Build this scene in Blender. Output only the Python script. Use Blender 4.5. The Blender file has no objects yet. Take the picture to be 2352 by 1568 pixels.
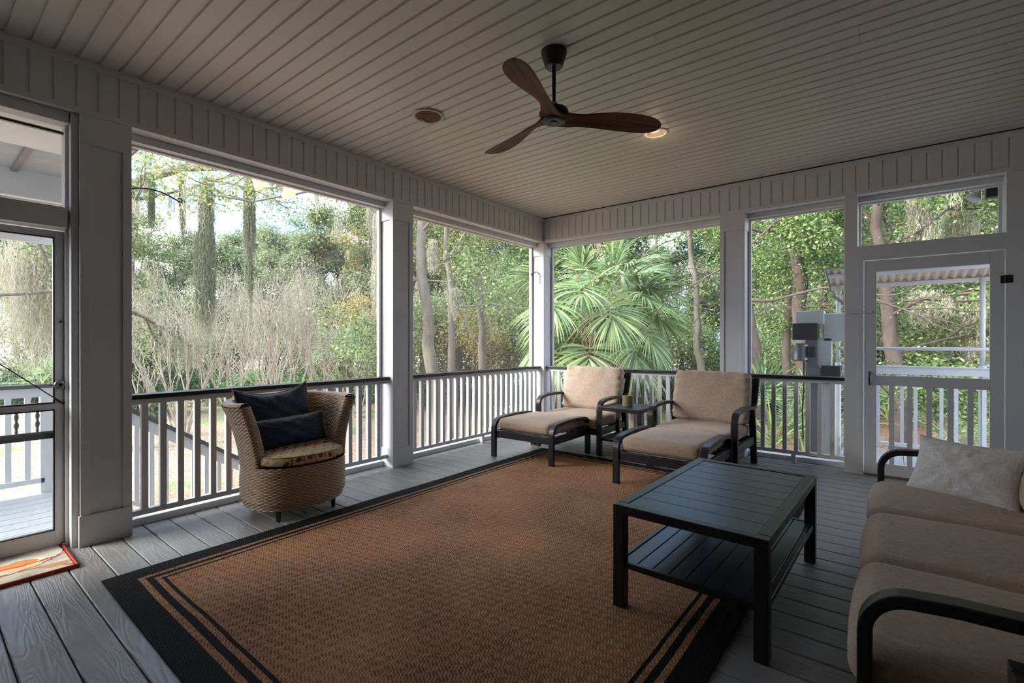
import bpy, math, random
import numpy as np
from mathutils import Vector, Matrix
PI = math.pi
sc = bpy.context.scene
COL = sc.collection

# ------------------------------------------------------------------ camera
CAM = (3.914, -5.681, 1.27)
cd = bpy.data.cameras.new('camera'); cam = bpy.data.objects.new('camera', cd); COL.objects.link(cam)
cd.sensor_width = 36.0; cd.lens = 36.0 * 1109.2 / 2352.0; cd.clip_start = 0.05; cd.clip_end = 400
cam.location = CAM
cam.rotation_euler = (math.radians(90 - 0.09), 0, math.radians(38.32))
sc.camera = cam

# ------------------------------------------------------------------ light
sc.view_settings.view_transform = 'Standard'; sc.view_settings.look = 'None'
sc.view_settings.exposure = 1.93; sc.view_settings.gamma = 1.0; sc.view_settings.use_curve_mapping = False
sc.cycles.use_denoising = True
sc.cycles.max_bounces = 8; sc.cycles.diffuse_bounces = 5; sc.cycles.transparent_max_bounces = 12
sc.cycles.sample_clamp_indirect = 6.0

def build_world():
    w = bpy.data.worlds.new('sky'); sc.world = w; w.use_nodes = True
    n, l = w.node_tree.nodes, w.node_tree.links
    n.clear()
    tc = n.new('ShaderNodeTexCoord')
    mp = n.new('ShaderNodeMapping'); mp.inputs['Scale'].default_value = (1, 1, 2.2); mp.inputs['Location'].default_value = (.3, .1, .2)
    l.new(tc.outputs['Generated'], mp.inputs[0])
    no = n.new('ShaderNodeTexNoise'); no.inputs['Scale'].default_value = 2.6; no.inputs['Detail'].default_value = 6
    no.inputs['Roughness'].default_value = .55
    l.new(mp.outputs[0], no.inputs['Vector'])
    cr = n.new('ShaderNodeValToRGB')
    cr.color_ramp.elements[0].position = .42; cr.color_ramp.elements[0].color = (.26, .46, .90, 1)
    cr.color_ramp.elements[1].position = .56; cr.color_ramp.elements[1].color = (1.0, 1.0, 1.0, 1)
    l.new(no.outputs[0], cr.inputs[0])
    bg = n.new('ShaderNodeBackground'); bg.inputs['Strength'].default_value = 1.25
    l.new(cr.outputs[0], bg.inputs[0])
    out = n.new('ShaderNodeOutputWorld'); l.new(bg.outputs[0], out.inputs[0])
build_world()
sd = bpy.data.lights.new('sun', 'SUN'); sd.energy = 2.9; sd.angle = math.radians(34); sd.color = (1.0, .95, .84)
sun = bpy.data.objects.new('sun', sd); COL.objects.link(sun)
sun.rotation_euler = Vector((-.50, -.74, .48)).to_track_quat('Z', 'Y').to_euler()   # hazy sun low over the yard on the left

# ------------------------------------------------------------------ materials
def nt(name):
    m = bpy.data.materials.new(name); m.use_nodes = True
    return m, m.node_tree.nodes, m.node_tree.links, m.node_tree.nodes['Principled BSDF']
def sock(b, *names):
    for k in names:
        if k in b.inputs: return b.inputs[k]
def mat(name, col, rough=.5, metal=0.0, spec=.5, noise=None, bump=None, stretch=(1, 1, 1), coord='Object', isl=0.0, col2=None):
    """noise=(scale, amount) tints the colour; bump=(scale, strength) relief; isl: variation per island"""
    m, n, l, b = nt(name)
    b.inputs['Base Color'].default_value = (*col, 1); b.inputs['Roughness'].default_value = rough
    b.inputs['Metallic'].default_value = metal; sock(b, 'Specular IOR Level').default_value = spec
    tc = n.new('ShaderNodeTexCoord'); mp = n.new('ShaderNodeMapping'); mp.inputs['Scale'].default_value = stretch
    l.new(tc.outputs[coord], mp.inputs[0])
    if noise:
        t = n.new('ShaderNodeTexNoise'); t.inputs['Scale'].default_value = noise[0]; t.inputs['Detail'].default_value = 5
        l.new(mp.outputs[0], t.inputs['Vector'])
        mr = n.new('ShaderNodeMapRange'); mr.inputs[1].default_value = .3; mr.inputs[2].default_value = .7
        l.new(t.outputs[0], mr.inputs[0])
        mx = n.new('ShaderNodeMix'); mx.data_type = 'RGBA'
        c2 = col2 or tuple(c * (1 - noise[1]) for c in col)
        mx.inputs[6].default_value = (*c2, 1); mx.inputs[7].default_value = (*col, 1)
        l.new(mr.outputs[0], mx.inputs[0]); l.new(mx.outputs[2], b.inputs['Base Color'])
    if bump:
        t = n.new('ShaderNodeTexNoise'); t.inputs['Scale'].default_value = bump[0]; t.inputs['Detail'].default_value = 4
        l.new(mp.outputs[0], t.inputs['Vector'])
        bp = n.new('ShaderNodeBump'); bp.inputs['Strength'].default_value = bump[1]; bp.inputs['Distance'].default_value = .01
        l.new(t.outputs[0], bp.inputs['Height']); l.new(bp.outputs[0], b.inputs['Normal'])
    return m
def leafmat(name, cols, rough=.45, trans=.35):
    m, n, l, b = nt(name)
    g = n.new('ShaderNodeNewGeometry'); cr = n.new('ShaderNodeValToRGB'); cr.color_ramp.interpolation = 'LINEAR'
    el = cr.color_ramp.elements
    while len(el) < len(cols): el.new(.5)
    for i, c in enumerate(cols):
        el[i].position = i / max(1, len(cols) - 1); el[i].color = (*c, 1)
    l.new(g.outputs['Random Per Island'], cr.inputs[0]); l.new(cr.outputs[0], b.inputs['Base Color'])
    b.inputs['Roughness'].default_value = rough; sock(b, 'Specular IOR Level').default_value = .35
    tr = n.new('ShaderNodeBsdfTranslucent'); l.new(cr.outputs[0], tr.inputs[0])
    mx = n.new('ShaderNodeMixShader'); mx.inputs[0].default_value = trans
    l.new(b.outputs[0], mx.inputs[1]); l.new(tr.outputs[0], mx.inputs[2])
    l.new(mx.outputs[0], n['Material Output'].inputs[0])
    return m
def emit(name, col, s):
    m, n, l, b = nt(name); b.inputs['Base Color'].default_value = (*col, 1)
    b.inputs['Emission Color'].default_value = (*col, 1); b.inputs['Emission Strength'].default_value = s
    return m
M = {}
M['white'] = mat('white_paint', (.66, .67, .69), .45, noise=(3, .06), bump=(90, .05))
M['ceil'] = mat('ceiling_vinyl', (.60, .585, .56), .42, noise=(1.5, .05))
M['outwhite'] = mat('white_rail_paint', (.64, .675, .70), .45, noise=(5, .08))
M['black'] = mat('dark_cap_paint', (.018, .018, .022), .28)
M['bronze'] = mat('dark_bronze_metal', (.017, .015, .020), .36, spec=.45, noise=(160, .3), bump=(240, .05), stretch=(1, 1, 8))
M['tabletop'] = mat('brushed_dark_metal', (.011, .027, .062), .33, spec=.6, noise=(30, .2), bump=(130, .07), stretch=(.2, 4, 1))  # blue sheen of the sky is worked into the base colour
M['fanblack'] = mat('matte_black_metal', (.012, .012, .013), .45)
M['hub'] = mat('dark_grey_plastic', (.05, .05, .055), .5)
M['navy'] = mat('navy_velvet', (.008, .026, .070), .65, noise=(7, .4), bump=(400, .1))
M['piping'] = mat('gold_cord', (.50, .38, .17), .7, noise=(60, .6))
M['grass'] = None
M['rubber'] = mat('dark_rubber', (.02, .02, .02), .7)
M['steel'] = mat('grey_steel', (.22, .23, .25), .35, metal=.7)
M['greypaint'] = mat('grey_machine_paint', (.20, .20, .22), .5, noise=(6, .2))
M['darkplastic'] = mat('black_plastic', (.015, .014, .016), .4)
M['lightplastic'] = mat('pale_metal_cover', (.55, .60, .60), .4)
M['bulbwhite'] = mat('frosted_lamp_glass', (.55, .55, .58), .25)
M['orange'] = mat('orange_socket', (.55, .15, .03), .5)
M['rust'] = mat('rusty_speaker_cloth', (.16, .085, .04), .9, noise=(35, .45))
M['cream'] = mat('cream_plastic', (.52, .48, .40), .5)
M['wood_sill'] = mat('worn_brown_threshold', (.20, .12, .08), .7, noise=(20, .4), stretch=(1, 8, 8))
M['corr'] = mat('corrugated_pinkish_sheet', (.70, .64, .60), .5, noise=(3, .12))
M['bark'] = mat('oak_bark', (.11, .095, .075), .95, noise=(6, .6), bump=(14, .9), stretch=(1, 1, .3), col2=(.22, .20, .16))
M['pinebark'] = mat('pine_bark', (.15, .115, .095), .95, noise=(7, .6), bump=(12, 1.0), stretch=(1, 1, .35), col2=(.07, .052, .045))
M['farbark'] = mat('grey_bark', (.24, .22, .19), .95, noise=(5, .5), stretch=(1, 1, .3))
M['twig'] = mat('pale_twig_bark', (.42, .38, .31), .9, noise=(9, .3), col2=(.36, .31, .25))
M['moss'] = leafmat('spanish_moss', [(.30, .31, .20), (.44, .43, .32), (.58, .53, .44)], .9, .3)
M['leaf_mid'] = leafmat('mid_green_leaves', [(.04, .085, .025), (.12, .20, .055), (.23, .31, .10), (.38, .43, .20)])
M['leaf_dark'] = leafmat('dark_green_leaves', [(.03, .07, .03), (.08, .15, .06), (.17, .26, .12)])
M['leaf_pale'] = leafmat('pale_olive_leaves', [(.11, .15, .06), (.22, .27, .12), (.36, .40, .23)])
M['leaf_gold'] = leafmat('golden_leaves', [(.22, .24, .07), (.42, .36, .10), (.52, .33, .10), (.30, .36, .12)])
M['leaf_mix'] = leafmat('olive_gold_leaves', [(.10, .17, .05), (.22, .30, .09), (.36, .38, .13), (.45, .34, .12)])
M['moss_dark'] = leafmat('shaded_moss', [(.13, .15, .09), (.22, .24, .15), (.33, .33, .23)], .95, .25)  # darker copy of the moss; the tails' backlit shade is put into its colour
M['leaf_bright'] = leafmat('glossy_bright_leaves', [(.045, .10, .025), (.12, .23, .05), (.27, .38, .11), (.55, .58, .33)], .3)
M['needle'] = leafmat('pine_needles', [(.12, .22, .06), (.26, .38, .11), (.40, .46, .20)])
M['hedge'] = leafmat('hedge_leaves', [(.05, .13, .04), (.14, .30, .08), (.26, .44, .15)])
M['palm'] = leafmat('palm_leaflets', [(.07, .15, .07), (.19, .32, .14), (.38, .51, .22), (.66, .70, .38)], .33, .3)
M['palmdead'] = leafmat('dead_palm_leaflets', [(.30, .20, .12), (.45, .35, .24), (.55, .48, .36)], .8, .25)
M['petiole'] = mat('palm_stem', (.36, .44, .14), .5)
M['boots'] = mat('palm_boots', (.27, .18, .11), .95, noise=(9, .6), bump=(20, .8))
M['siding'] = mat('house_siding', (.38, .39, .40), .6)
M['roofing'] = mat('roof_board', (.3, .3, .3), .8)

def weave(name, c1, c2, scale, bump=.25, rough=.85):
    m, n, l, b = nt(name); b.inputs['Roughness'].default_value = rough; sock(b, 'Specular IOR Level').default_value = .2
    tc = n.new('ShaderNodeTexCoord')
    outs = []
    for i, st in enumerate(((1, .08, .08), (.08, 1, .08), (.08, .08, 1))):
        mp = n.new('ShaderNodeMapping'); mp.inputs['Scale'].default_value = tuple(s * scale for s in st)
        l.new(tc.outputs['Object'], mp.inputs[0])
        t = n.new('ShaderNodeTexNoise'); t.inputs['Scale'].default_value = 1.0; t.inputs['Detail'].default_value = 2
        l.new(mp.outputs[0], t.inputs['Vector']); outs.append(t.outputs[0])
    a = n.new('ShaderNodeMath'); a.operation = 'ADD'; l.new(outs[0], a.inputs[0]); l.new(outs[1], a.inputs[1])
    a2 = n.new('ShaderNodeMath'); a2.operation = 'ADD'; l.new(a.outputs[0], a2.inputs[0]); l.new(outs[2], a2.inputs[1])
    mr = n.new('ShaderNodeMapRange'); mr.inputs[1].default_value = 1.2; mr.inputs[2].default_value = 1.8
    l.new(a2.outputs[0], mr.inputs[0])
    mx = n.new('ShaderNodeMix'); mx.data_type = 'RGBA'; mx.inputs[6].default_value = (*c1, 1); mx.inputs[7].default_value = (*c2, 1)
    l.new(mr.outputs[0], mx.inputs[0]); l.new(mx.outputs[2], b.inputs['Base Color'])
    bp = n.new('ShaderNodeBump'); bp.inputs['Strength'].default_value = bump; bp.inputs['Distance'].default_value = .002
    l.new(a2.outputs[0], bp.inputs['Height']); l.new(bp.outputs[0], b.inputs['Normal'])
    if 'Sheen Weight' in b.inputs: b.inputs['Sheen Weight'].default_value = .15
    return m
M['fabric'] = weave('beige_cushion_fabric', (.39, .295, .235), (.51, .40, .32), 420)
M['pillow'] = weave('pale_grey_linen', (.56, .54, .52), (.78, .76, .73), 330)

def deckmat(name, c1, c2, along='X'):
    m, n, l, b = nt(name); b.inputs['Roughness'].default_value = .42; sock(b, 'Specular IOR Level').default_value = .45
    tc = n.new('ShaderNodeTexCoord'); oi = n.new('ShaderNodeObjectInfo')
    mp = n.new('ShaderNodeMapping'); mp.inputs['Scale'].default_value = (1.2, 14, 14) if along == 'X' else (14, 1.2, 14)
    l.new(tc.outputs['Object'], mp.inputs[0])
    ad = n.new('ShaderNodeVectorMath'); ad.operation = 'ADD'
    ml = n.new('ShaderNodeMath'); ml.operation = 'MULTIPLY'; ml.inputs[1].default_value = 37
    l.new(oi.outputs['Random'], ml.inputs[0]); l.new(mp.outputs[0], ad.inputs[0]); l.new(ml.outputs[0], ad.inputs[1])
    no = n.new('ShaderNodeTexNoise'); no.inputs['Scale'].default_value = .8; no.inputs['Detail'].default_value = 2; no.inputs['Distortion'].default_value = .6
    l.new(ad.outputs[0], no.inputs['Vector'])
    wv = n.new('ShaderNodeMath'); wv.operation = 'MULTIPLY'; wv.inputs[1].default_value = 95; l.new(no.outputs[0], wv.inputs[0])
    sn = n.new('ShaderNodeMath'); sn.operation = 'SINE'; l.new(wv.outputs[0], sn.inputs[0])
    mr = n.new('ShaderNodeMapRange'); mr.inputs[1].default_value = -1; mr.inputs[2].default_value = 1; l.new(sn.outputs[0], mr.inputs[0])
    n2 = n.new('ShaderNodeTexNoise'); n2.inputs['Scale'].default_value = 2.2; n2.inputs['Detail'].default_value = 6
    l.new(tc.outputs['Object'], n2.inputs['Vector'])
    mx = n.new('ShaderNodeMix'); mx.data_type = 'RGBA'; mx.inputs[6].default_value = (*c1, 1); mx.inputs[7].default_value = (*c2, 1)
    m3 = n.new('ShaderNodeMath'); m3.operation = 'MULTIPLY_ADD'; m3.inputs[1].default_value = .15
    l.new(mr.outputs[0], m3.inputs[0])
    mr2 = n.new('ShaderNodeMapRange'); mr2.inputs[1].default_value = .3; mr2.inputs[2].default_value = .7; mr2.inputs[3].default_value = .0; mr2.inputs[4].default_value = .8
    l.new(n2.outputs[0], mr2.inputs[0]); l.new(mr2.outputs[0], m3.inputs[2]); l.new(m3.outputs[0], mx.inputs[0])
    vo = n.new('ShaderNodeTexVoronoi'); vo.inputs['Scale'].default_value = 9; l.new(tc.outputs['Object'], vo.inputs['Vector'])
    lt = n.new('ShaderNodeMath'); lt.operation = 'LESS_THAN'; lt.inputs[1].default_value = .045; l.new(vo.outputs['Distance'], lt.inputs[0])
    mx2 = n.new('ShaderNodeMix'); mx2.data_type = 'RGBA'; mx2.inputs[7].default_value = (.05, .045, .04, 1)
    l.new(lt.outputs[0], mx2.inputs[0]); l.new(mx.outputs[2], mx2.inputs[6]); l.new(mx2.outputs[2], b.inputs['Base Color'])
    bp = n.new('ShaderNodeBump'); bp.inputs['Strength'].default_value = .18; bp.inputs['Distance'].default_value = .004
    l.new(sn.outputs[0], bp.inputs['Height']); l.new(bp.outputs[0], b.inputs['Normal'])
    return m
M['deck'] = deckmat('grey_deck_paint', (.208, .212, .213), (.34, .345, .348), 'X')
M['deckout'] = deckmat('weathered_deck_boards', (.30, .32, .33), (.50, .53, .54), 'Y')

def rugmat():
    """printed border bands and basket weave from the distance to the rug's edge"""
    m, n, l, b = nt('woven_rug'); b.inputs['Roughness'].default_value = .9; sock(b, 'Specular IOR Level').default_value = .15
    tc = n.new('ShaderNodeTexCoord'); sx = n.new('ShaderNodeSeparateXYZ'); l.new(tc.outputs['Object'], sx.inputs[0])
    def ma(op, a, bb=None, c=None):
        q = n.new('ShaderNodeMath'); q.operation = op
        for i, v in enumerate((a, bb, c)):
            if v is None: continue
            if isinstance(v, (int, float)): q.inputs[i].default_value = v
            else: l.new(v, q.inputs[i])
        return q.outputs[0]
    X, Y = sx.outputs[0], sx.outputs[1]
    wob = n.new('ShaderNodeTexNoise'); wob.inputs['Scale'].default_value = 2.4; l.new(tc.outputs['Object'], wob.inputs['Vector'])
    wo = ma('MULTIPLY_ADD', wob.outputs[0], .016, -.008)
    dx = ma('SUBTRACT', 1.36, ma('ABSOLUTE', X)); dy = ma('SUBTRACT', 2.0175, ma('ABSOLUTE', Y))
    d = ma('ADD', ma('MINIMUM', dx, dy), wo)
    field = ma('GREATER_THAN', d, .226)
    b1 = ma('MULTIPLY', ma('GREATER_THAN', d, .122), ma('LESS_THAN', d, .150))
    b2 = ma('MULTIPLY', ma('GREATER_THAN', d, .182), ma('LESS_THAN', d, .208))
    tan = ma('MINIMUM', ma('ADD', ma('ADD', b1, b2), field), 1.0)
    # chevron / basket relief
    u = ma('MULTIPLY', ma('ADD', X, Y), 52.0); v = ma('MULTIPLY', ma('SUBTRACT', X, Y), 78.0)
    cell = ma('GREATER_THAN', ma('MULTIPLY', ma('SINE', u), ma('SINE', v)), 0.0)
    s1 = ma('SINE', ma('MULTIPLY', ma('ADD', X, ma('MULTIPLY', Y, .5)), 420)); s2 = ma('SINE', ma('MULTIPLY', ma('ADD', Y, ma('MULTIPLY', X, .5)), 420))
    st = ma('ADD', ma('MULTIPLY', cell, s1), ma('MULTIPLY', ma('SUBTRACT', 1.0, cell), s2))
    nz = n.new('ShaderNodeTexNoise'); nz.inputs['Scale'].default_value = 45; nz.inputs['Detail'].default_value = 6; l.new(tc.outputs['Object'], nz.inputs['Vector'])
    nb = n.new('ShaderNodeTexNoise'); nb.inputs['Scale'].default_value = 1.3; nb.inputs['Detail'].default_value = 3; l.new(tc.outputs['Object'], nb.inputs['Vector'])
    hgt = ma('ADD', ma('MULTIPLY', st, .42), ma('ADD', ma('MULTIPLY', nz.outputs[0], 1.3), ma('MULTIPLY', cell, .28)))
    k = ma('ADD', ma('MULTIPLY', hgt, .5), ma('MULTIPLY', ma('SUBTRACT', nb.outputs[0], .5), .8))
    mr = n.new('ShaderNodeMapRange'); mr.inputs[1].default_value = -.05; mr.inputs[2].default_value = .9; l.new(k, mr.inputs[0])
    mt = n.new('ShaderNodeMix'); mt.data_type = 'RGBA'; mt.inputs[6].default_value = (.10, .042, .026, 1); mt.inputs[7].default_value = (.60, .335, .175, 1)
    l.new(mr.outputs[0], mt.inputs[0])
    mx = n.new('ShaderNodeMix'); mx.data_type = 'RGBA'; mx.inputs[6].default_value = (.010, .010, .011, 1)
    l.new(tan, mx.inputs[0]); l.new(mt.outputs[2], mx.inputs[7]); l.new(mx.outputs[2], b.inputs['Base Color'])
    bp = n.new('ShaderNodeBump'); bp.inputs['Strength'].default_value = .45; bp.inputs['Distance'].default_value = .004
    l.new(hgt, bp.inputs['Height']); l.new(bp.outputs[0], b.inputs['Normal'])
    return m
M['rug'] = rugmat()

def dotmat():
    """upholstery print: rows of large and small ovals on cream"""
    m, n, l, b = nt('dotted_seat_fabric'); b.inputs['Roughness'].default_value = .85
    tc = n.new('ShaderNodeTexCoord'); mp = n.new('ShaderNodeMapping'); l.new(tc.outputs['Object'], mp.inputs[0])
    mp.inputs['Scale'].default_value = (1, 1, 1)
    sx = n.new('ShaderNodeSeparateXYZ'); l.new(mp.outputs[0], sx.inputs[0])
    def ma(op, a, bb=None, c=None):
        q = n.new('ShaderNodeMath'); q.operation = op
        for i, v in enumerate((a, bb, c)):
            if v is None: continue
            if isinstance(v, (int, float)): q.inputs[i].default_value = v
            else: l.new(v, q.inputs[i])
        return q.outputs[0]
    X, Y, Z = sx.outputs
    row = ma('ADD', X, ma('MULTIPLY', Z, -1.0))
    PX, PY = .050, .078
    r = ma('DIVIDE', row, PX); ri = ma('FLOOR', r); rf = ma('SUBTRACT', ma('SUBTRACT', r, ri), .5)
    c = ma('ADD', ma('DIVIDE', Y, PY), ma('MULTIPLY', ri, .37)); ci = ma('FLOOR', c); cf = ma('SUBTRACT', ma('SUBTRACT', c, ci), .5)
    ex = ma('MULTIPLY', rf, PX); ey = ma('MULTIPLY', cf, PY)
    big = ma('LESS_THAN', ma('SQRT', ma('ADD', ma('POWER', ex, 2.0), ma('POWER', ma('ADD', ey, .006), 2.0))), 0.0185)
    sxx = ma('SUBTRACT', ma('ABSOLUTE', ex), .010)
    syy = ma('SUBTRACT', ey, .029)
    small = ma('LESS_THAN', ma('SQRT', ma('ADD', ma('POWER', sxx, 2.0), ma('POWER', syy, 2.0))), .0075)
    dot = ma('MAXIMUM', big, small)
    idx = ma('FRACT', ma('MULTIPLY', ri, .2137))
    cr = n.new('ShaderNodeValToRGB'); cr.color_ramp.interpolation = 'CONSTANT'
    cols = [(.16, .02, .02), (.50, .12, .05), (.12, .19, .22), (.38, .22, .07), (.10, .02, .03), (.30, .30, .20)]
    el = cr.color_ramp.elements
    while len(el) < len(cols): el.new(.5)
    for i, q in enumerate(cols): el[i].position = i / len(cols); el[i].color = (*q, 1)
    l.new(idx, cr.inputs[0])
    mx = n.new('ShaderNodeMix'); mx.data_type = 'RGBA'; mx.inputs[6].default_value = (.46, .36, .21, 1)
    l.new(dot, mx.inputs[0]); l.new(cr.outputs[0], mx.inputs[7]); l.new(mx.outputs[2], b.inputs['Base Color'])
    return m
M['dots'] = dotmat()

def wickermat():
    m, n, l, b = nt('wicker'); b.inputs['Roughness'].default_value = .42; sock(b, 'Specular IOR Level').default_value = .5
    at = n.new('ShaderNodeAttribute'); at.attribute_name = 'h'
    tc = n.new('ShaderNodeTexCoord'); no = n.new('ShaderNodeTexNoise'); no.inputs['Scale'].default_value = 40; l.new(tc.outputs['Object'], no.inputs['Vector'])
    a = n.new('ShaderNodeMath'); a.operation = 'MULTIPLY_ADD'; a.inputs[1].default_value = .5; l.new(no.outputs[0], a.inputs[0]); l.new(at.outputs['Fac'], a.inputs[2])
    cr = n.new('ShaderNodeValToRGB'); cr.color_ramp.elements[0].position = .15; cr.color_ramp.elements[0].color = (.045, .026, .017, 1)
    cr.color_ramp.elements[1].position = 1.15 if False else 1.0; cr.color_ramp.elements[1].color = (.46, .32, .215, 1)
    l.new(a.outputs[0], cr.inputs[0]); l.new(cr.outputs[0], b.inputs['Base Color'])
    return m
M['wicker'] = wickermat()

def walnut():
    m, n, l, b = nt('walnut_blade'); b.inputs['Roughness'].default_value = .6; sock(b, 'Specular IOR Level').default_value = .25
    tc = n.new('ShaderNodeTexCoord'); mp = n.new('ShaderNodeMapping'); mp.inputs['Scale'].default_value = (2.5, 34, 34)
    l.new(tc.outputs['Object'], mp.inputs[0]); no = n.new('ShaderNodeTexNoise'); no.inputs['Scale'].default_value = 1.2; no.inputs['Detail'].default_value = 5
    l.new(mp.outputs[0], no.inputs['Vector'])
    cr = n.new('ShaderNodeValToRGB'); cr.color_ramp.elements[0].position = .3; cr.color_ramp.elements[0].color = (.05, .018, .012, 1)
    cr.color_ramp.elements[1].position = .7; cr.color_ramp.elements[1].color = (.15, .055, .034, 1)
    l.new(no.outputs[0], cr.inputs[0]); l.new(cr.outputs[0], b.inputs['Base Color'])
    return m
M['walnut'] = walnut()

def matmat():
    """hooked doormat: pale pile with loose orange, yellow and red brush strokes"""
    m, n, l, b = nt('doormat_pile'); b.inputs['Roughness'].default_value = 1.0
    tc = n.new('ShaderNodeTexCoord'); sx = n.new('ShaderNodeSeparateXYZ'); l.new(tc.outputs['Object'], sx.inputs[0])
    def ma(op, a, bb=None, c=None):
        q = n.new('ShaderNodeMath'); q.operation = op
        for i, v in enumerate((a, bb, c)):
            if v is None: continue
            if isinstance(v, (int, float)): q.inputs[i].default_value = v
            else: l.new(v, q.inputs[i])
        return q.outputs[0]
    nz = n.new('ShaderNodeTexNoise'); nz.inputs['Scale'].default_value = 14; nz.inputs['Detail'].default_value = 3; l.new(tc.outputs['Object'], nz.inputs['Vector'])
    wob = ma('MULTIPLY_ADD', nz.outputs[0], .06, -.03)
    X = ma('ADD', sx.outputs[0], wob); Y = ma('ADD', sx.outputs[1], wob)
    def blob(cx, cy, ax, ay):
        return ma('LESS_THAN', ma('ADD', ma('POWER', ma('DIVIDE', ma('SUBTRACT', X, cx), ax), 2.0), ma('POWER', ma('DIVIDE', ma('SUBTRACT', Y, cy), ay), 2.0)), 1.0)
    def arc(cx, cy, R, w):
        rr = ma('SQRT', ma('ADD', ma('POWER', ma('SUBTRACT', X, cx), 2.0), ma('POWER', ma('SUBTRACT', Y, cy), 2.0)))
        return ma('LESS_THAN', ma('ABSOLUTE', ma('SUBTRACT', rr, R)), w)
    base = None; cur = None
    gr = n.new('ShaderNodeTexNoise'); gr.inputs['Scale'].default_value = 5; l.new(tc.outputs['Object'], gr.inputs['Vector'])
    mrg = n.new('ShaderNodeMapRange'); mrg.inputs[1].default_value = .45; mrg.inputs[2].default_value = .65; l.new(gr.outputs[0], mrg.inputs[0])
    mx = n.new('ShaderNodeMix'); mx.data_type = 'RGBA'; mx.inputs[6].default_value = (.62, .58, .48, 1); mx.inputs[7].default_value = (.36, .32, .28, 1)
    l.new(mrg.outputs[0], mx.inputs[0]); cur = mx.outputs[2]
    for mask, c in ((blob(-.04, .13, .045, .10), (.60, .22, .06)), (blob(.035, .17, .025, .09), (.60, .50, .22)),
                    (arc(-.75, .12, .755, .009), (.55, .04, .02)), (arc(-.16, .10, .245, .006), (.08, .09, .10)),
                    (arc(.42, .10, .33, .008), (.50, .10, .06)), (blob(.13, .30, .03, .08), (.55, .28, .14))):
        q = n.new('ShaderNodeMix'); q.data_type = 'RGBA'; l.new(mask, q.inputs[0]); l.new(cur, q.inputs[6]); q.inputs[7].default_value = (*c, 1); cur = q.outputs[2]
    l.new(cur, b.inputs['Base Color'])
    n3 = n.new('ShaderNodeTexNoise'); n3.inputs['Scale'].default_value = 180; l.new(tc.outputs['Object'], n3.inputs['Vector'])
    bp = n.new('ShaderNodeBump'); bp.inputs['Strength'].default_value = .6; bp.inputs['Distance'].default_value = .004
    l.new(n3.outputs[0], bp.inputs['Height']); l.new(bp.outputs[0], b.inputs['Normal'])
    return m
M['doormat'] = matmat()
M['matred'] = mat('red_binding', (.50, .045, .02), .9, bump=(200, .5), noise=(12, .3))

def groundmat():
    m, n, l, b = nt('yard_ground'); b.inputs['Roughness'].default_value = .95; sock(b, 'Specular IOR Level').default_value = .1
    tc = n.new('ShaderNodeTexCoord'); sx = n.new('ShaderNodeSeparateXYZ'); l.new(tc.outputs['Object'], sx.inputs[0])
    def noise(s, d=5):
        t = n.new('ShaderNodeTexNoise'); t.inputs['Scale'].default_value = s; t.inputs['Detail'].default_value = d; l.new(tc.outputs['Object'], t.inputs['Vector']); return t.outputs[0]
    def ramp(v, stops):
        cr = n.new('ShaderNodeValToRGB'); el = cr.color_ramp.elements
        while len(el) < len(stops): el.new(.5)
        for i, (p, c) in enumerate(stops): el[i].position = p; el[i].color = (*c, 1)
        l.new(v, cr.inputs[0]); return cr.outputs[0]
    fine = noise(26, 8)
    straw = ramp(fine, [(.32, (.12, .055, .035)), (.5, (.30, .155, .095)), (.66, (.46, .28, .19))])
    lawn = ramp(fine, [(.32, (.17, .12, .09)), (.5, (.37, .29, .215)), (.66, (.55, .46, .35))])
    green = ramp(fine, [(.35, (.10, .15, .05)), (.6, (.30, .38, .16))])
    a = n.new('ShaderNodeMath'); a.operation = 'ADD'; l.new(sx.outputs[0], a.inputs[0])
    mu = n.new('ShaderNodeMath'); mu.operation = 'MULTIPLY'; mu.inputs[1].default_value = 5; l.new(noise(.35, 2), mu.inputs[0]); l.new(mu.outputs[0], a.inputs[1])
    mr = n.new('ShaderNodeMapRange'); mr.inputs[1].default_value = -5.5; mr.inputs[2].default_value = -2.0; l.new(a.outputs[0], mr.inputs[0])
    mx = n.new('ShaderNodeMix'); mx.data_type = 'RGBA'; l.new(mr.outputs[0], mx.inputs[0]); l.new(lawn, mx.inputs[6]); l.new(straw, mx.inputs[7])
    mr2 = n.new('ShaderNodeMapRange'); mr2.inputs[1].default_value = .56; mr2.inputs[2].default_value = .64; l.new(noise(.55, 4), mr2.inputs[0])
    mx2 = n.new('ShaderNodeMix'); mx2.data_type = 'RGBA'; l.new(mr2.outputs[0], mx2.inputs[0]); l.new(mx.outputs[2], mx2.inputs[6]); l.new(green, mx2.inputs[7])
    l.new(mx2.outputs[2], b.inputs['Base Color'])
    bp = n.new('ShaderNodeBump'); bp.inputs['Strength'].default_value = .8; bp.inputs['Distance'].default_value = .03
    l.new(fine, bp.inputs['Height']); l.new(bp.outputs[0], b.inputs['Normal'])
    return m
M['ground'] = groundmat()

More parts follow.
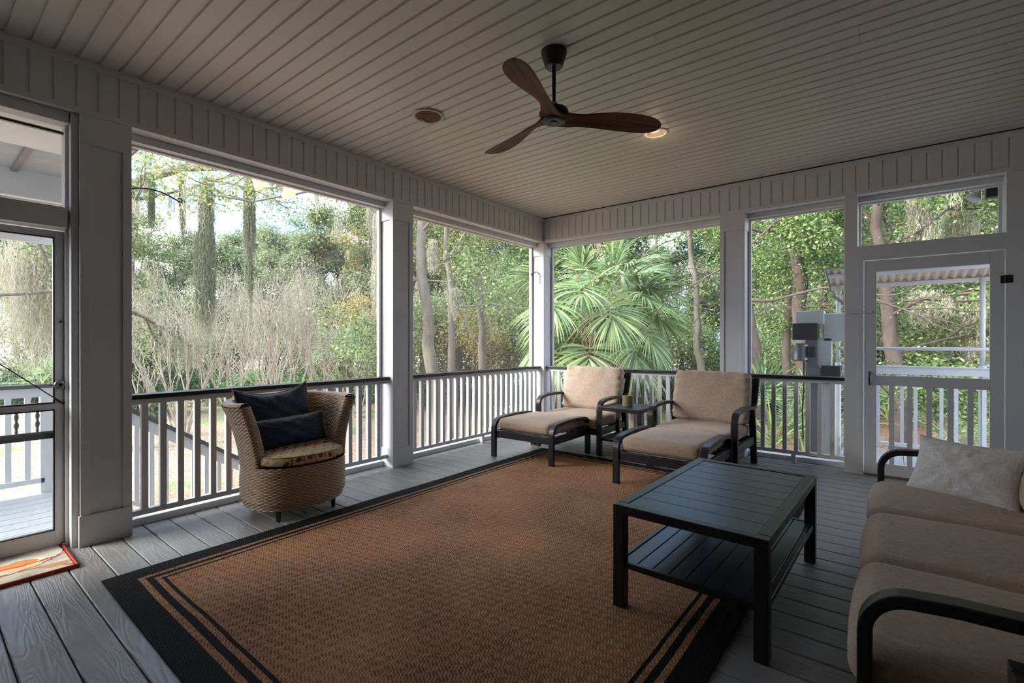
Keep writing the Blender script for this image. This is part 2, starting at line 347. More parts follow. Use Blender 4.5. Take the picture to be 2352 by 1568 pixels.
def screenmat():
    m, n, l, b = nt('insect_screen')
    n.remove(b)
    tr = n.new('ShaderNodeBsdfTransparent'); df = n.new('ShaderNodeBsdfDiffuse'); df.inputs[0].default_value = (.10, .10, .10, 1)
    tl = n.new('ShaderNodeBsdfTranslucent'); tl.inputs[0].default_value = (.60, .62, .64, 1)
    m1 = n.new('ShaderNodeMixShader'); m1.inputs[0].default_value = .5; l.new(df.outputs[0], m1.inputs[1]); l.new(tl.outputs[0], m1.inputs[2])
    m2 = n.new('ShaderNodeMixShader'); m2.inputs[0].default_value = .06; l.new(tr.outputs[0], m2.inputs[1]); l.new(m1.outputs[0], m2.inputs[2])
    l.new(m2.outputs[0], n['Material Output'].inputs[0])
    return m
M['screen'] = screenmat()
M['lampglow'] = emit('lit_lamp_face', (1.0, .66, .42), .33)
M['lampcone'] = emit('warm_reflector', (1.0, .60, .13), .28)
M['bulbcore'] = emit('lamp_core', (1.0, .80, .45), .55)

# ------------------------------------------------------------------ mesh helpers
class MB:
    def __init__(s): s.v = []; s.f = []
    def add(s, vs, fs):
        o = len(s.v); s.v.extend(vs); s.f.extend([tuple(i + o for i in f) for f in fs]); return s
    def box(s, x0, x1, y0, y1, z0, z1):
        return s.add([(x0, y0, z0), (x1, y0, z0), (x1, y1, z0), (x0, y1, z0), (x0, y0, z1), (x1, y0, z1), (x1, y1, z1), (x0, y1, z1)],
                     [(0, 3, 2, 1), (4, 5, 6, 7), (0, 1, 5, 4), (1, 2, 6, 5), (2, 3, 7, 6), (3, 0, 4, 7)])
    def tube(s, pts, rad, seg=8, cap=True):
        pts = [Vector(p) for p in pts]; n = len(pts)
        if not hasattr(rad, '__len__'): rad = [rad] * n
        up = None; vs = []
        for i, p in enumerate(pts):
            t = (pts[min(i + 1, n - 1)] - pts[max(i - 1, 0)]).normalized()
            if up is None:
                up = Vector((0, 0, 1)) if abs(t.z) < .9 else Vector((1, 0, 0))
            a = t.cross(up)
            if a.length < 1e-5: a = t.orthogonal()
            a.normalize(); b = a.cross(t).normalized(); up = b
            for k in range(seg):
                th = 2 * PI * k / seg
                vs.append(tuple(p + (a * math.cos(th) + b * math.sin(th)) * rad[i]))
        fs = []
        for i in range(n - 1):
            for k in range(seg):
                k2 = (k + 1) % seg
                fs.append((i * seg + k, (i + 1) * seg + k, (i + 1) * seg + k2, i * seg + k2))
        if cap: fs.append(tuple(range(seg))); fs.append(tuple(reversed(range((n - 1) * seg, n * seg))))
        return s.add(vs, fs)
    def bar(s, pts, side, w, t):
        """flat bar swept along pts; w is the width along 'side', t the thickness"""
        pts = [Vector(p) for p in pts]; n = len(pts); S = Vector(side).normalized(); vs = []
        if not hasattr(w, '__len__'): w = [w] * n
        for i, p in enumerate(pts):
            if i == 0: tg = pts[1] - pts[0]
            elif i == n - 1: tg = pts[-1] - pts[-2]
            else: tg = (pts[i + 1] - pts[i]).normalized() + (pts[i] - pts[i - 1]).normalized()
            N = tg.normalized().cross(S).normalized()
            for a, b in ((-1, -1), (1, -1), (1, 1), (-1, 1)):
                vs.append(tuple(p + S * (a * w[i] / 2) + N * (b * t / 2)))
        fs = []
        for i in range(n - 1):
            for k in range(4):
                k2 = (k + 1) % 4
                fs.append((i * 4 + k, (i + 1) * 4 + k, (i + 1) * 4 + k2, i * 4 + k2))
        fs += [(0, 1, 2, 3), tuple(reversed(range((n - 1) * 4, n * 4)))]
        return s.add(vs, fs)
    def lathe(s, prof, c=(0, 0, 0), seg=32):
        vs = []; fs = []; n = len(prof)
        for r, z in prof:
            for k in range(seg):
                th = 2 * PI * k / seg; vs.append((c[0] + r * math.cos(th), c[1] + r * math.sin(th), c[2] + z))
        for i in range(n - 1):
            for k in range(seg):
                k2 = (k + 1) % seg; fs.append((i * seg + k, i * seg + k2, (i + 1) * seg + k2, (i + 1) * seg + k))
        return s.add(vs, fs)
    def mesh(s, name, m, smooth=False):
        me = bpy.data.meshes.new(name); me.from_pydata(s.v, [], s.f); me.update()
        if m: me.materials.append(m)
        if smooth: me.polygons.foreach_set('use_smooth', [True] * len(me.polygons))
        return me
    def build(s, name, m, parent=None, smooth=False, bevel=0, loc=None, rot=None):
        o = bpy.data.objects.new(name, s.mesh(name, m, smooth)); return finish(o, parent, bevel, loc, rot, smooth)
def finish(o, parent=None, bevel=0, loc=None, rot=None, smooth=False):
    COL.objects.link(o)
    if parent: o.parent = parent
    if loc: o.location = loc
    if rot: o.rotation_euler = rot
    if bevel:
        b = o.modifiers.new('bevel', 'BEVEL'); b.width = bevel; b.segments = 2; b.limit_method = 'ANGLE'; b.angle_limit = .7
    return o
def tag(o, label=None, cat=None, group=None, kind=None):
    if label: o['label'] = label
    if cat: o['category'] = cat
    if group: o['group'] = group
    if kind: o['kind'] = kind
    return o
def thing(name, label, cat, loc=(0, 0, 0), rz=0, group=None):
    o = bpy.data.objects.new(name, None); COL.objects.link(o); o.location = loc; o.rotation_euler = (0, 0, rz)
    return tag(o, label, cat, group)
def struct(o): o['kind'] = 'structure'; return o
def empty_struct(name, loc=(0, 0, 0)):
    o = bpy.data.objects.new(name, None); COL.objects.link(o); o.location = loc; o['kind'] = 'structure'; return o
def inst(me, name, parent, loc=(0, 0, 0), scale=None, rz=0):
    o = bpy.data.objects.new(name, me); COL.objects.link(o); o.parent = parent; o.location = loc
    if scale: o.scale = scale
    if rz: o.rotation_euler = (0, 0, rz)
    return o
def dup(root, loc, rz=0, label=None, group=None, scale=None):
    r = root.copy(); COL.objects.link(r); r.location = loc; r.rotation_euler = (0, 0, rz)
    if scale: r.scale = scale
    if label: r['label'] = label
    if group: r['group'] = group
    for ch in list(root.children):
        c = ch.copy(); COL.objects.link(c); c.parent = r
        for g in list(ch.children):
            d = g.copy(); COL.objects.link(d); d.parent = c
    return r

# =================================================================== SETTING
ZT, ZC = 2.667, 2.997        # underside of the beams, ceiling
XE, YS = 5.02, -7.2          # house wall on the right, house wall behind

# ---- deck floor, board by board
fl = empty_struct('floor')
P = .1525
def board(L, w=.147, t=.024):
    m = MB(); e = .004
    m.add([(0, -w/2, -t), (L, -w/2, -t), (L, w/2, -t), (0, w/2, -t), (0, -w/2, -e), (L, -w/2, -e), (L, w/2, -e), (0, w/2, -e),
           (0, -w/2 + e, 0), (L, -w/2 + e, 0), (L, w/2 - e, 0), (0, w/2 - e, 0)],
          [(0, 3, 2, 1), (0, 1, 5, 4), (2, 3, 7, 6), (4, 5, 9, 8), (6, 7, 11, 10), (8, 9, 10, 11), (0, 4, 8, 11, 7, 3), (1, 2, 6, 10, 9, 5)])
    return m
bm_full = board(XE + .27).mesh('deck_board', M['deck'])
y = -4.878 - P * 15; k = 0
while y < .28:
    inst(bm_full, 'deck_board', fl, (-.265, y, 0)); y += P
struct(MB().box(-.25, XE, YS, .26, -.20, -.03).build('floor_joists', M['siding']))

# ---- ceiling boards with recessed channels
ce = empty_struct('ceiling')
PC = .1035
def cprof(L):
    # runs along +x, width along y, visible face down (z=0), recessed channel z=+.008
    w = PC; m = MB(); ys = [0, .014, .018, w - .001, w]; zs = [.009, .009, 0, 0, .009]
    vs = [(x, yy, zz) for x in (0, L) for yy, zz in zip(ys, zs)] + [(0, 0, .014), (0, w, .014), (L, 0, .014), (L, w, .014)]
    fs = [(i, i + 1, i + 6, i + 5) for i in range(4)] + [(10, 12, 13, 11), (0, 5, 12, 10), (4, 11, 13, 9), (0, 10, 11, 4, 3, 2, 1), (5, 6, 7, 8, 9, 13, 12)]
    return m.add(vs, fs)
y = -5.231 - PC * 19; i = 0
cmesh = {}
while y < .0:
    j = i // 2
    xj = 1.05 + (j * 1.37) % 3.2
    for a, b, dy in ((0.0, xj, 0), (xj + .0015, XE, .0018)):
        key = round(b - a, 3)
        if key not in cmesh: cmesh[key] = cprof(b - a).mesh('ceiling_board', M['ceil'])
        if y + PC > 0.001: continue
        inst(cmesh[key], 'ceiling_board', ce, (a, y + dy, ZC))
    y += PC; i += 1
struct(MB().box(-.9, XE + .6, YS - .5, .9, ZC + .016, ZC + .14).build('roof_slab', M['roofing']))

# ---- frieze boards
def frieze(name, alongx, a0, a1):
    r = empty_struct(name)
    H = 2.956 - 2.700
    m = MB(); w = PC; us = [0, .012, .016, w - .001, w]; ds = [.008, .008, 0, 0, .008]
    vs = []
    for z in (0, H):
        for u, d in zip(us, ds): vs.append((u, d, z) if alongx else (-d, u, z))
    vs += [((u, .014, z) if alongx else (-.014, u, z)) for z in (0, H) for u in (0, w)]
    fs = [(i, i + 1, i + 6, i + 5) for i in range(4)] + [(10, 12, 13, 11), (0, 5, 12, 10), (4, 11, 13, 9), (0, 10, 11, 4, 3, 2, 1), (5, 6, 7, 8, 9, 13, 12)]
    me = m.add(vs, fs).mesh('frieze_board', M['white'])
    u = a0
    while u + w <= a1 + .001:
        inst(me, 'frieze_board', r, (u, 0, 2.700) if alongx else (0, u, 2.700)); u += w
    if alongx:
        MB().box(0, XE, -.006, .02, ZT, 2.702).build('lower_trim', M['white'], r, bevel=.002)
        MB().box(0, XE, -.016, .02, 2.954, ZC).build('top_trim', M['white'], r, bevel=.002)
        MB().box(-.257, XE, .015, .257, 2.669, ZC).build('beam', M['white'], r)
    else:
        MB().box(-.02, .006, YS, -.007, ZT, 2.702).build('lower_trim', M['white'], r, bevel=.002)
        MB().box(-.02, .016, YS, -.017, 2.954, ZC).build('top_trim', M['white'], r, bevel=.002)
        MB().box(-.257, -.015, YS, .014, 2.669, ZC).build('beam', M['white'], r)
    return r
frieze('wall_far', True, -.0008, XE)
frieze('wall_left', False, -5.2338 - PC * 19, -.001)

# ---- columns
def column(x0, y0, label, flare=0.0, w=.257):
    t = thing('porch_column', label, 'column', (x0, y0, 0), 0, 'square white panelled porch columns')
    s, d = .047, .011
    MB().box(d, w - d, d, w - d, 0, ZT).build('core', M['white'], t)
    for a in (0, w - s):
        for b in (0, w - s):
            MB().box(a, a + s, b, b + s, .19, 2.485).build('stile', M['white'], t, bevel=.0015)
    MB().box(-.0005, w + .0005, -.0005, w + .0005, 2.485, ZT).build('cap_board', M['white'], t, bevel=.0015)
    f = flare
    MB().box(-.0005, w + f + .0005, -f - .0005, w + .0005, 0, .19).build('base_board', M['white'], t, bevel=.0015)
    return t
column(-.257, -5.000, 'broad white panelled column nearest on the left, beside the screen door', .006)
column(-.257, -2.641, 'white panelled column between the two openings behind the wicker chair')
column(-.257, .0, 'white panelled column standing in the far corner of the porch')
column(2.387, .0, 'white panelled column behind the right lounge chair')
column(4.752, .0, 'white panelled column at the right edge beside the far screen door')

# ---- opening heads and side stops, sills
def head(name, alongx, a, b):
    m = MB()
    if alongx:
        m.box(a, b, .12, .19, 2.618, ZT); m.box(a, b, .19, .235, 2.605, ZT)
    else:
        m.box(-.19, -.12, a, b, 2.618, ZT); m.box(-.235, -.19, a, b, 2.605, ZT)
    struct(m.build(name, M['white'], bevel=.002))
def stops(name, alongx, a, b, z0=0, z1=2.61):
    m = MB()
    for u in (a, b - .022):
        if alongx: m.box(u, u + .022, .195, .235, z0, z1)
        else: m.box(-.235, -.195, u, u + .022, z0, z1)
    struct(m.build(name, M['white'], bevel=.001))
def sill(name, alongx, a, b):
    m = MB()
    if alongx: m.box(a, b, .15, .24, .0, .052)
    else: m.box(-.24, -.15, a, b, .0, .052)
    struct(m.build(name, M['white'], bevel=.004))
bays = [(False, -4.743, -2.641), (False, -2.384, 0.0), (True, 0.0, 2.387), (True, 2.644, 3.541)]
for i, (ax, a, b) in enumerate(bays):
    head('trim_%d' % (i + 1), ax, a, b); stops('trim_%d' % (i + 5), ax, a, b, .0); sill('trim_%d' % (i + 9), ax, a, b)
    scr = MB()
    if ax: scr.add([(a, .214, .052), (b, .214, .052), (b, .214, 2.61), (a, .214, 2.61)], [(0, 1, 2, 3)])
    else: scr.add([(-.214, a, .052), (-.214, b, .052), (-.214, b, 2.61), (-.214, a, 2.61)], [(0, 1, 2, 3)])
    o = scr.build('window_%d' % (i + 1), M['screen']); struct(o)

# ---- porch railings
def railing(label, alongx, a, b, balus, endgap=.0):
    cx = (a + b) / 2
    t = thing('porch_railing', label, 'railing', (cx, .107, 0) if alongx else (-.107, cx, 0))
    def bx(u0, u1, c0, c1, z0, z1):
        return MB().box(u0 - cx, u1 - cx, c0, c1, z0, z1) if alongx else MB().box(c0, c1, u0 - cx, u1 - cx, z0, z1)
    bx(a, b, -.06, .06, .876, .908).build('cap_rail', M['black'], t, bevel=.004)
    bx(a, b, -.022, .022, .840, .876).build('top_rail', M['white'], t, bevel=.002)
    bx(a, b, -.022, .022, .087, .124).build('bottom_rail', M['white'], t, bevel=.003)
    me = MB().box(-.019, .019, -.019, .019, .124, .840).mesh('baluster', M['white'])
    for u in balus: inst(me, 'baluster', t, (u - cx, 0, 0) if alongx else (0, u - cx, 0))
    for q in ((a + b) / 2,): bx(q - .02, q + .02, -.02, .02, 0, .087).build('foot_block', M['white'], t)
    return t
def pitch(a, b, first, p):
    r = []; u = first
    while u < b - .02:
        if u > a + .015: r.append(u)
        u += p
    return r
railing('white railing with black cap behind the wicker chair', False, -4.743, -2.641, pitch(-4.743, -2.641, -4.650, .1058))
railing('white railing with black cap between the middle column and the corner', False, -2.384, -.001, pitch(-2.384, 0, -2.283, .1055))
railing('white railing with black cap behind the lounge chairs and side table', True, .001, 2.387, pitch(0, 2.387, .085, .1047))
railing('short white railing with black cap left of the far screen door', True, 2.644, 3.541, pitch(2.644, 3.541, 2.700, .1045))

# ---- right (far) door: posts, transom, screen door
struct(MB().box(3.541, 3.642, .0, .235, 0, ZT).box(3.642, 3.689, -.008, .12, 0, 2.06).build('trim_13', M['white'], bevel=.002))
struct(MB().box(4.645, 4.752, -.004, .235, 0, ZT).build('trim_14', M['white'], bevel=.002))
struct(MB().box(3.642, 4.645, .0, .19, 2.118, 2.155).box(3.642, 4.645, .0, .10, 2.035, 2.118).box(3.642, 4.645, .0, .13, 2.155, 2.170).build('trim_15', M['white'], bevel=.002))
head('trim_16', True, 3.642, 4.645); stops('trim_17', True, 3.642, 4.645, 2.16)
struct(MB().add([(3.642, .214, 2.12), (4.645, .214, 2.12), (4.645, .214, 2.61), (3.642, .214, 2.61)], [(0, 1, 2, 3)]).build('window_5', M['screen']))
d = empty_struct('door_1', (3.694, 0, 0))
D0, D1, dt = 0.0, .943, .035
for nm, c in (('stile', (0, .093, .0, dt, .016, 2.024)), ('stile', (.855, D1, .0, dt, .016, 2.024)), ('top_rail', (.093, .855, .0, dt, 1.918, 2.024)),
              ('middle_rail', (.093, .855, .0, dt, .852, .946)), ('bottom_rail', (.093, .855, .0, dt, .016, .125))):
    MB().box(*c).build(nm, M['white'], d, bevel=.002)
for u in (3.900, 4.029, 4.163, 4.304, 4.432):
    MB().box(u - 3.694 - .019, u - 3.694 + .019, .004, .03, .12, .86).build('baluster', M['white'], d)
MB().add([(.09, .024, .12), (.86, .024, .12), (.86, .024, 1.92), (.09, .024, 1.92)], [(0, 1, 2, 3)]).build('screen', M['screen'], d)
h = MB().tube([(.040, 0, .975), (.040, -.012, .965), (.040, -.030, .945), (.040, -.033, .915), (.040, -.030, .885), (.040, -.012, .865), (.040, 0, .855)], [.008, .006, .007, .009, .007, .006, .008], 8)
h.build('pull_handle', M['black'], d, smooth=True)
MB().box(.918, .990, -.008, .0, 1.748, 1.812).tube([(.9435, -.010, 1.745), (.9435, -.010, 1.815)], .006, 8).build('hinge', M['black'], d)
MB().box(-.145, .060, -.028, -.008, 1.531, 1.553).tube([(-.095, -.03, 1.542), (-.095, -.026, 1.542)], .007, 10).build('turn_latch', M['white'], d, bevel=.003)
MB().box(-.150, -.055, -.008, -.0, 1.520, 1.566).build('latch_block', M['white'], d)
struct(MB().box(3.69, 4.645, -.02, .14, .0, .014).build('trim_18', M['wood_sill']))

# ---- left door: jamb, transom and screen door
struct(MB().box(-.235, -.03, -5.036, -5.001, 0, ZT).box(-.20, -.10, -5.052, -5.036, 0, ZT).build('trim_19', M['white'], bevel=.002))
struct(MB().box(-.235, -.03, -6.05, -5.052, 1.955, 2.050).box(-.12, -.03, -6.05, -5.052, 2.050, 2.075).box(-.235, -.05, -6.05, -5.04, 2.60, ZT).build('trim_20', M['white'], bevel=.002))
tw = empty_struct('window_6')
MB().box(-.165, -.140, -6.05, -5.052, 2.078, 2.100).box(-.165, -.140, -6.05, -5.052, 2.552, 2.566).build('gasket', M['black'], tw)
MB().add([(-.152, -6.05, 2.07), (-.152, -5.05, 2.07), (-.152, -5.05, 2.60), (-.152, -6.05, 2.60)], [(0, 1, 2, 3)]).build('screen', M['screen'], tw)
dl = empty_struct('door_2', (-.165, -5.053, 0))
def lb(nm, y0, y1, z0, z1, m='white', x0=0, x1=.035, bev=.002): return MB().box(x0, x1, y0, y1, z0, z1).build(nm, M[m], dl, bevel=bev)
lb('stile', -.043, 0, .012, 1.945); lb('stile', -.95, -.90, .012, 1.945); lb('top_rail', -.90, -.043, 1.905, 1.945)
lb('middle_rail', -.90, -.043, .848, .886); lb('bottom_rail', -.90, -.043, .012, .105)
lb('push_bar', -.90, -.043, .668, .716, 'greypaint', -.012, .004)
for z0, z1 in ((.886, 1.905), (.105, .848)):
    m = MB(); e = .007
    m.box(.012, .037, -.050, -.043, z0, z1).box(.012, .037, -.90, -.893, z0, z1).box(.012, .037, -.90, -.043, z0, z0 + e).box(.012, .037, -.90, -.043, z1 - e, z1)
    m.build('gasket', M['black'], dl)
    MB().add([(.016, -.90, z0), (.016, -.043, z0), (.016, -.043, z1), (.016, -.90, z1)], [(0, 1, 2, 3)]).build('screen', M['screen'], dl)
def spindle(yy):
    pr = [(.006, .716), (.009, .728), (.006, .738), (.011, .755), (.013, .770), (.008, .785), (.006, .79), (.009, .80), (.012, .815), (.009, .832), (.006, .838), (.007, .848)]
    MB().lathe(pr, (-.002, yy, 0), 10).build('spindle', M['greypaint'], dl, smooth=True)
for yy in (-.115, -.205, -.30, -.40, -.50, -.60): spindle(yy)
kn = MB().lathe([(0, 0), (.022, .002), (.027, .010), (.027, .020), (.020, .028), (.010, .026), (.009, .02)], seg=20)
ko = kn.build('knob', M['steel'], dl, smooth=True, loc=(.036, -.022, 1.000), rot=(0, PI / 2, 0))
MB().tube([(.05, -.025, .998), (.052, -.075, .997)], .005, 8).build('lever', M['steel'], dl)
MB().tube([(.045, -.005, .882), (.045, -.28, 1.14), (.045, -.60, 1.44)], .0035, 6).tube([(.045, -.002, .879), (.045, -.045, .918)], .006, 6).build('closer_cable', M['fanblack'], dl)
MB().tube([(.04, -.016, 1.388), (.044, .018, 1.388), (.046, .022, 1.366)], .003, 6).tube([(.036, -.016, 1.388), (.05, -.016, 1.388)], .006, 8).build('hook_and_eye', M['black'], dl)

# ---- solid house walls out of frame
struct(MB().box(XE, XE + .15, YS, .26, 0, ZC).build('wall_right', M['siding']))
struct(MB().box(-.26, XE + .15, YS - .15, YS, 0, ZC).build('wall_back', M['siding']))
struct(MB().box(-.257, 0, YS, -6.05, 0, ZC).build('wall_side', M['siding']))

# =================================================================== CEILING FITTINGS
def ceiling_fan():
    t = thing('ceiling_fan', 'ceiling fan with three carved dark walnut blades and black motor canopy', 'ceiling fan', (2.32, -3.26, ZC))
    MB().lathe([(0, 0), (.076, 0), (.076, -.018), (.052, -.092), (.047, -.097), (0, -.097)], seg=36).build('canopy', M['fanblack'], t, smooth=False)
    MB().tube([(0, 0, -.095), (0, 0, -.32)], .0115, 14).build('downrod', M['fanblack'], t, smooth=True)
    MB().lathe([(.013, -.302), (.020, -.306), (.020, -.322), (.016, -.330)], seg=20).build('collar', M['steel'], t, smooth=True)
    MB().lathe([(0, -.325), (.020, -.327), (.050, -.336), (.082, -.350), (.090, -.372), (.085, -.385), (0, -.386)], seg=36).build('motor_housing', M['fanblack'], t, smooth=True)
    hb = MB().lathe([(.0, -.420), (.020, -.421), (.022, -.424), (.060, -.424), (.068, -.418), (.070, -.405), (0, -.40)], seg=36).build('hub_cover', M['hub'], t, smooth=True)
    MB().lathe([(.0, -.427), (.024, -.427), (.0275, -.424), (.0275, -.421)], seg=28).build('centre_button', M['fanblack'], hb, smooth=True)
    # blade: sections along x; each (x, yc, half-width, z, twist, thickness)
    S = [(.0, .0, .078, -.398, .0, .026), (.05, .0, .078, -.398, .10, .024), (.10, .006, .060, -.396, .30, .022), (.16, .010, .047, -.392, .42, .020), (.22, .006, .048, -.390, .42, .016),
         (.30, -.008, .060, -.390, .36, .013), (.40, -.020, .074, -.392, .28, .011), (.50, -.026, .080, -.396, .22, .010), (.58, -.024, .077, -.400, .19, .009),
         (.64, -.018, .062, -.403, .17, .008), (.672, -.012, .038, -.405, .16, .006), (.686, -.010, .010, -.406, .16, .004)]
    m = MB(); nn = 14; vs = []
    for x, yc, hw, z, tw, th in S:
        hw *= 1.10 if x > .2 else 1.0; x *= .985
        for k in range(nn):
            a = 2 * PI * k / nn
            u = math.copysign(abs(math.cos(a)) ** .7, math.cos(a)) * hw; v = math.sin(a) * th / 2 + (-.10 * hw * (u / hw) ** 2 if hw else 0)
            vs.append((x, yc + u * math.cos(tw) + v * math.sin(tw), z - u * math.sin(tw) + v * math.cos(tw)))
    fs = []
    for i in range(len(S) - 1):
        for k in range(nn):
            k2 = (k + 1) % nn; fs.append((i * nn + k, i * nn + k2, (i + 1) * nn + k2, (i + 1) * nn + k))
    fs += [tuple(reversed(range(nn))), tuple(range((len(S) - 1) * nn, len(S) * nn))]
    me = m.add(vs, fs).mesh('blade', M['walnut'], True)
    for k in range(3):
        o = inst(me, 'blade', t); o.rotation_euler = (0, 0, math.radians(48 + 120 * k))
        s = o.modifiers.new('smooth', 'SUBSURF'); s.levels = 1; s.render_levels = 2
ceiling_fan()

t = thing('recessed_light', 'lit recessed downlight in the ceiling beyond the fan', 'ceiling light', (2.357, -1.785, ZC))
MB().lathe([(.105, .0), (.103, -.005), (.086, -.007), (.080, -.002), (.078, .0)], seg=40).build('trim_ring', M['white'], t, smooth=True)
MB().lathe([(.0805, -.004), (.076, .004), (.052, .0145), (0, .0145)], seg=40).build('reflector', M['lampcone'], t, smooth=True)
MB().lathe([(.046, .0125), (.040, .006), (.02, .003), (0, .002)], seg=32).build('bulb', M['bulbcore'], t, smooth=True)
pl = bpy.data.lights.new('downlight', 'POINT'); pl.energy = .10; pl.color = (1, .72, .42); pl.shadow_soft_size = .05
plo = bpy.data.objects.new('downlight', pl); COL.objects.link(plo); plo.location = (2.357, -1.785, ZC - .09)

t = thing('ceiling_speaker', 'round ceiling speaker with rust brown cloth and cream rim', 'speaker', (1.112, -3.172, ZC))
MB().lathe([(.122, .0), (.120, -.010), (.104, -.014), (.098, -.010)], seg=44).build('rim', M['cream'], t, smooth=True)
MB().lathe([(.100, -.010), (.06, -.013), (0, -.014)], seg=44).build('grille_cloth', M['rust'], t, smooth=True)
g = MB().tube([(-.13, .07, -.006), (-.10, .085, -.010), (-.07, .075, -.014), (-.045, .085, -.014), (-.02, .10, -.013)][::-1], [.010, .012, .011, .008, .004], 8)
g.tube([(-.055, .08, -.012), (-.07, .055, -.015)], .005, 6)
ob = g.build('loose_cable', M['cream'], t, smooth=True); ob.rotation_euler = (0, 0, math.radians(-95)); ob.location = (-.16, -.02, 0)

# =================================================================== FURNITURE
def arcpts(c, r, a0, a1, n, ax='y'):
    return [(c[0] + r * math.cos(a0 + (a1 - a0) * i / n), c[1] + r * math.sin(a0 + (a1 - a0) * i / n)) for i in range(n + 1)]
def cushion(w, dpt, h, r, bulge=.12, n=18, seed=0, wr=.004, pucker=0):
    """rounded puffed box centred on the origin"""
    rng = random.Random(seed); ph = [rng.uniform(0, 6.28) for _ in range(8)]
    idx = {}; vs = []; fs = []
    def vert(p):
        k = (round(p[0], 4), round(p[1], 4), round(p[2], 4))
        if k in idx: return idx[k]
        x, y, z = p
        X, Y, Z = x * w / 2, y * dpt / 2, z * h / 2
        q = (max(-w/2 + r, min(w/2 - r, X)), max(-dpt/2 + r, min(dpt/2 - r, Y)), max(-h/2 + r, min(h/2 - r, Z)))
        dd = Vector((X - q[0], Y - q[1], Z - q[2]))
        if dd.length > 0:
            dd.normalize(); v = Vector(q) + dd * r
        else: v = Vector((X, Y, Z))
        puff = (1 - x * x) * (1 - y * y)
        v.z *= 1 + bulge * 2 * puff
        v.x *= 1 + .04 * (1 - y * y) * (1 - z * z); v.y *= 1 + .04 * (1 - x * x) * (1 - z * z)
        e = abs(x) ** 6 + abs(y) ** 6
        v.z += wr * math.sin(9 * x + ph[0] + 3 * y) * math.sin(7 * y + ph[1]) * (abs(z) ** 3)
        if pucker:
            s_ = math.sin(x * 21 + ph[2] + math.sin(x * 5) * 2) ** 3
            v.z -= pucker * max(0, y) ** 5 * s_ * abs(z)
            v.y += pucker * .5 * max(0, y) ** 5 * s_
            s2 = math.sin(y * 17 + ph[3]) ** 3
            v.z -= pucker * abs(x) ** 6 * s2 * abs(z) * .8
            v.x += math.copysign(pucker * .4 * abs(x) ** 6 * s2, x)
        vs.append(tuple(v)); idx[k] = len(vs) - 1; return idx[k]
    g = [-1 + 2 * i / n for i in range(n + 1)]
    g = [math.copysign(abs(a) ** .75, a) for a in g]
    for ax in range(3):
        for s in (-1, 1):
            for i in range(n):
                for j in range(n):
                    def P_(a, b):
                        p = [0, 0, 0]; p[ax] = s; p[(ax + 1) % 3] = a; p[(ax + 2) % 3] = b; return p
                    q = [vert(P_(g[i], g[j])), vert(P_(g[i + 1], g[j])), vert(P_(g[i + 1], g[j + 1])), vert(P_(g[i], g[j + 1]))]
                    fs.append(tuple(q if s > 0 else q[::-1]))
    m = MB(); m.add(vs, fs); return m
def pillow(w, h, T, seed=0, n=30, pinch=.08, sag=0.0):
    rng = random.Random(seed); ph = [rng.uniform(0, 6.28) for _ in range(8)]
    vs = []; fs = []; edge = []
    def outline(u, v):
        x = u * w / 2 * (1 - pinch * (1 - v * v) * abs(u)) ; z = v * h / 2 * (1 - pinch * (1 - u * u) * abs(v))
        return x, z
    for s in (1, -1):
        for j in range(n + 1):
            for i in range(n + 1):
                u = -1 + 2 * i / n; v = -1 + 2 * j / n; x, z = outline(u, v)
                t = T / 2 * ((1 - u * u) ** .55) * ((1 - v * v) ** .55)
                t += .006 * math.sin(11 * u + ph[0]) * math.sin(8 * v + ph[1]) * (1 - abs(u * v)) * (1 - abs(u) ** 4) * (1 - abs(v) ** 4)
                e = max(abs(u), abs(v))
                t += .008 * (1 - e) * math.sin(18 * math.atan2(v, u) + ph[2]) * e * 2 * ((1 - u * u) * (1 - v * v)) ** .3
                zz = z - sag * (1 - u * u) * max(0, v)
                vs.append((x, s * t, zz))
    N = (n + 1) * (n + 1)
    for s in (0, 1):
        for j in range(n):
            for i in range(n):
                a = s * N + j * (n + 1) + i; q = (a, a + 1, a + n + 2, a + n + 1)
                fs.append(q if s else q[::-1])
    loop = []
    for i in range(n): loop.append(i)
    for j in range(n): loop.append(j * (n + 1) + n)
    for i in range(n, 0, -1): loop.append(n * (n + 1) + i)
    for j in range(n, 0, -1): loop.append(j * (n + 1))
    return MB().add(vs, fs), [vs[k] for k in loop]
def weld(o, d=.0005):
    w = o.modifiers.new('weld', 'WELD'); w.merge_threshold = d; return o

BW = .062    # flat bar width
def arm_frame_pts():
    p = [(-.385, .0), (-.385, .25), (-.385, .49)]
    p += arcpts((-.280, .49), .105, PI, PI / 2 + .12, 8)[1:]
    p += [(-.20, .603), (-.05, .606), (.10, .598), (.20, .588), (.26, .585)]
    p += [(.305, .592), (.335, .612), (.358, .645), (.380, .70), (.402, .77), (.420, .83), (.432, .878)]
    return p
def side_frame(t, xs):
    pts = arm_frame_pts()
    for s in xs:
        a = MB().bar([(s, y, z) for y, z in pts], (1, 0, 0), BW, .034); a.build('arm_frame', M['bronze'], t, bevel=.006)
        MB().bar([(s, .245, .572), (s, .285, .40), (s, .325, .15), (s, .350, .004)], (1, 0, 0), BW, .040).build('leg', M['bronze'], t, bevel=.005)
        MB().box(s - .018, s + .018, -.375, .300, .215, .290).build('side_rail', M['bronze'], t, bevel=.004)
        MB().box(s - .018, s + .018, -.397, -.373, -.0005, .006).build('foot_pad', M['rubber'], t)
        MB().box(s - .018, s + .018, .335, .365, -.0005, .006).build('foot_pad', M['rubber'], t)
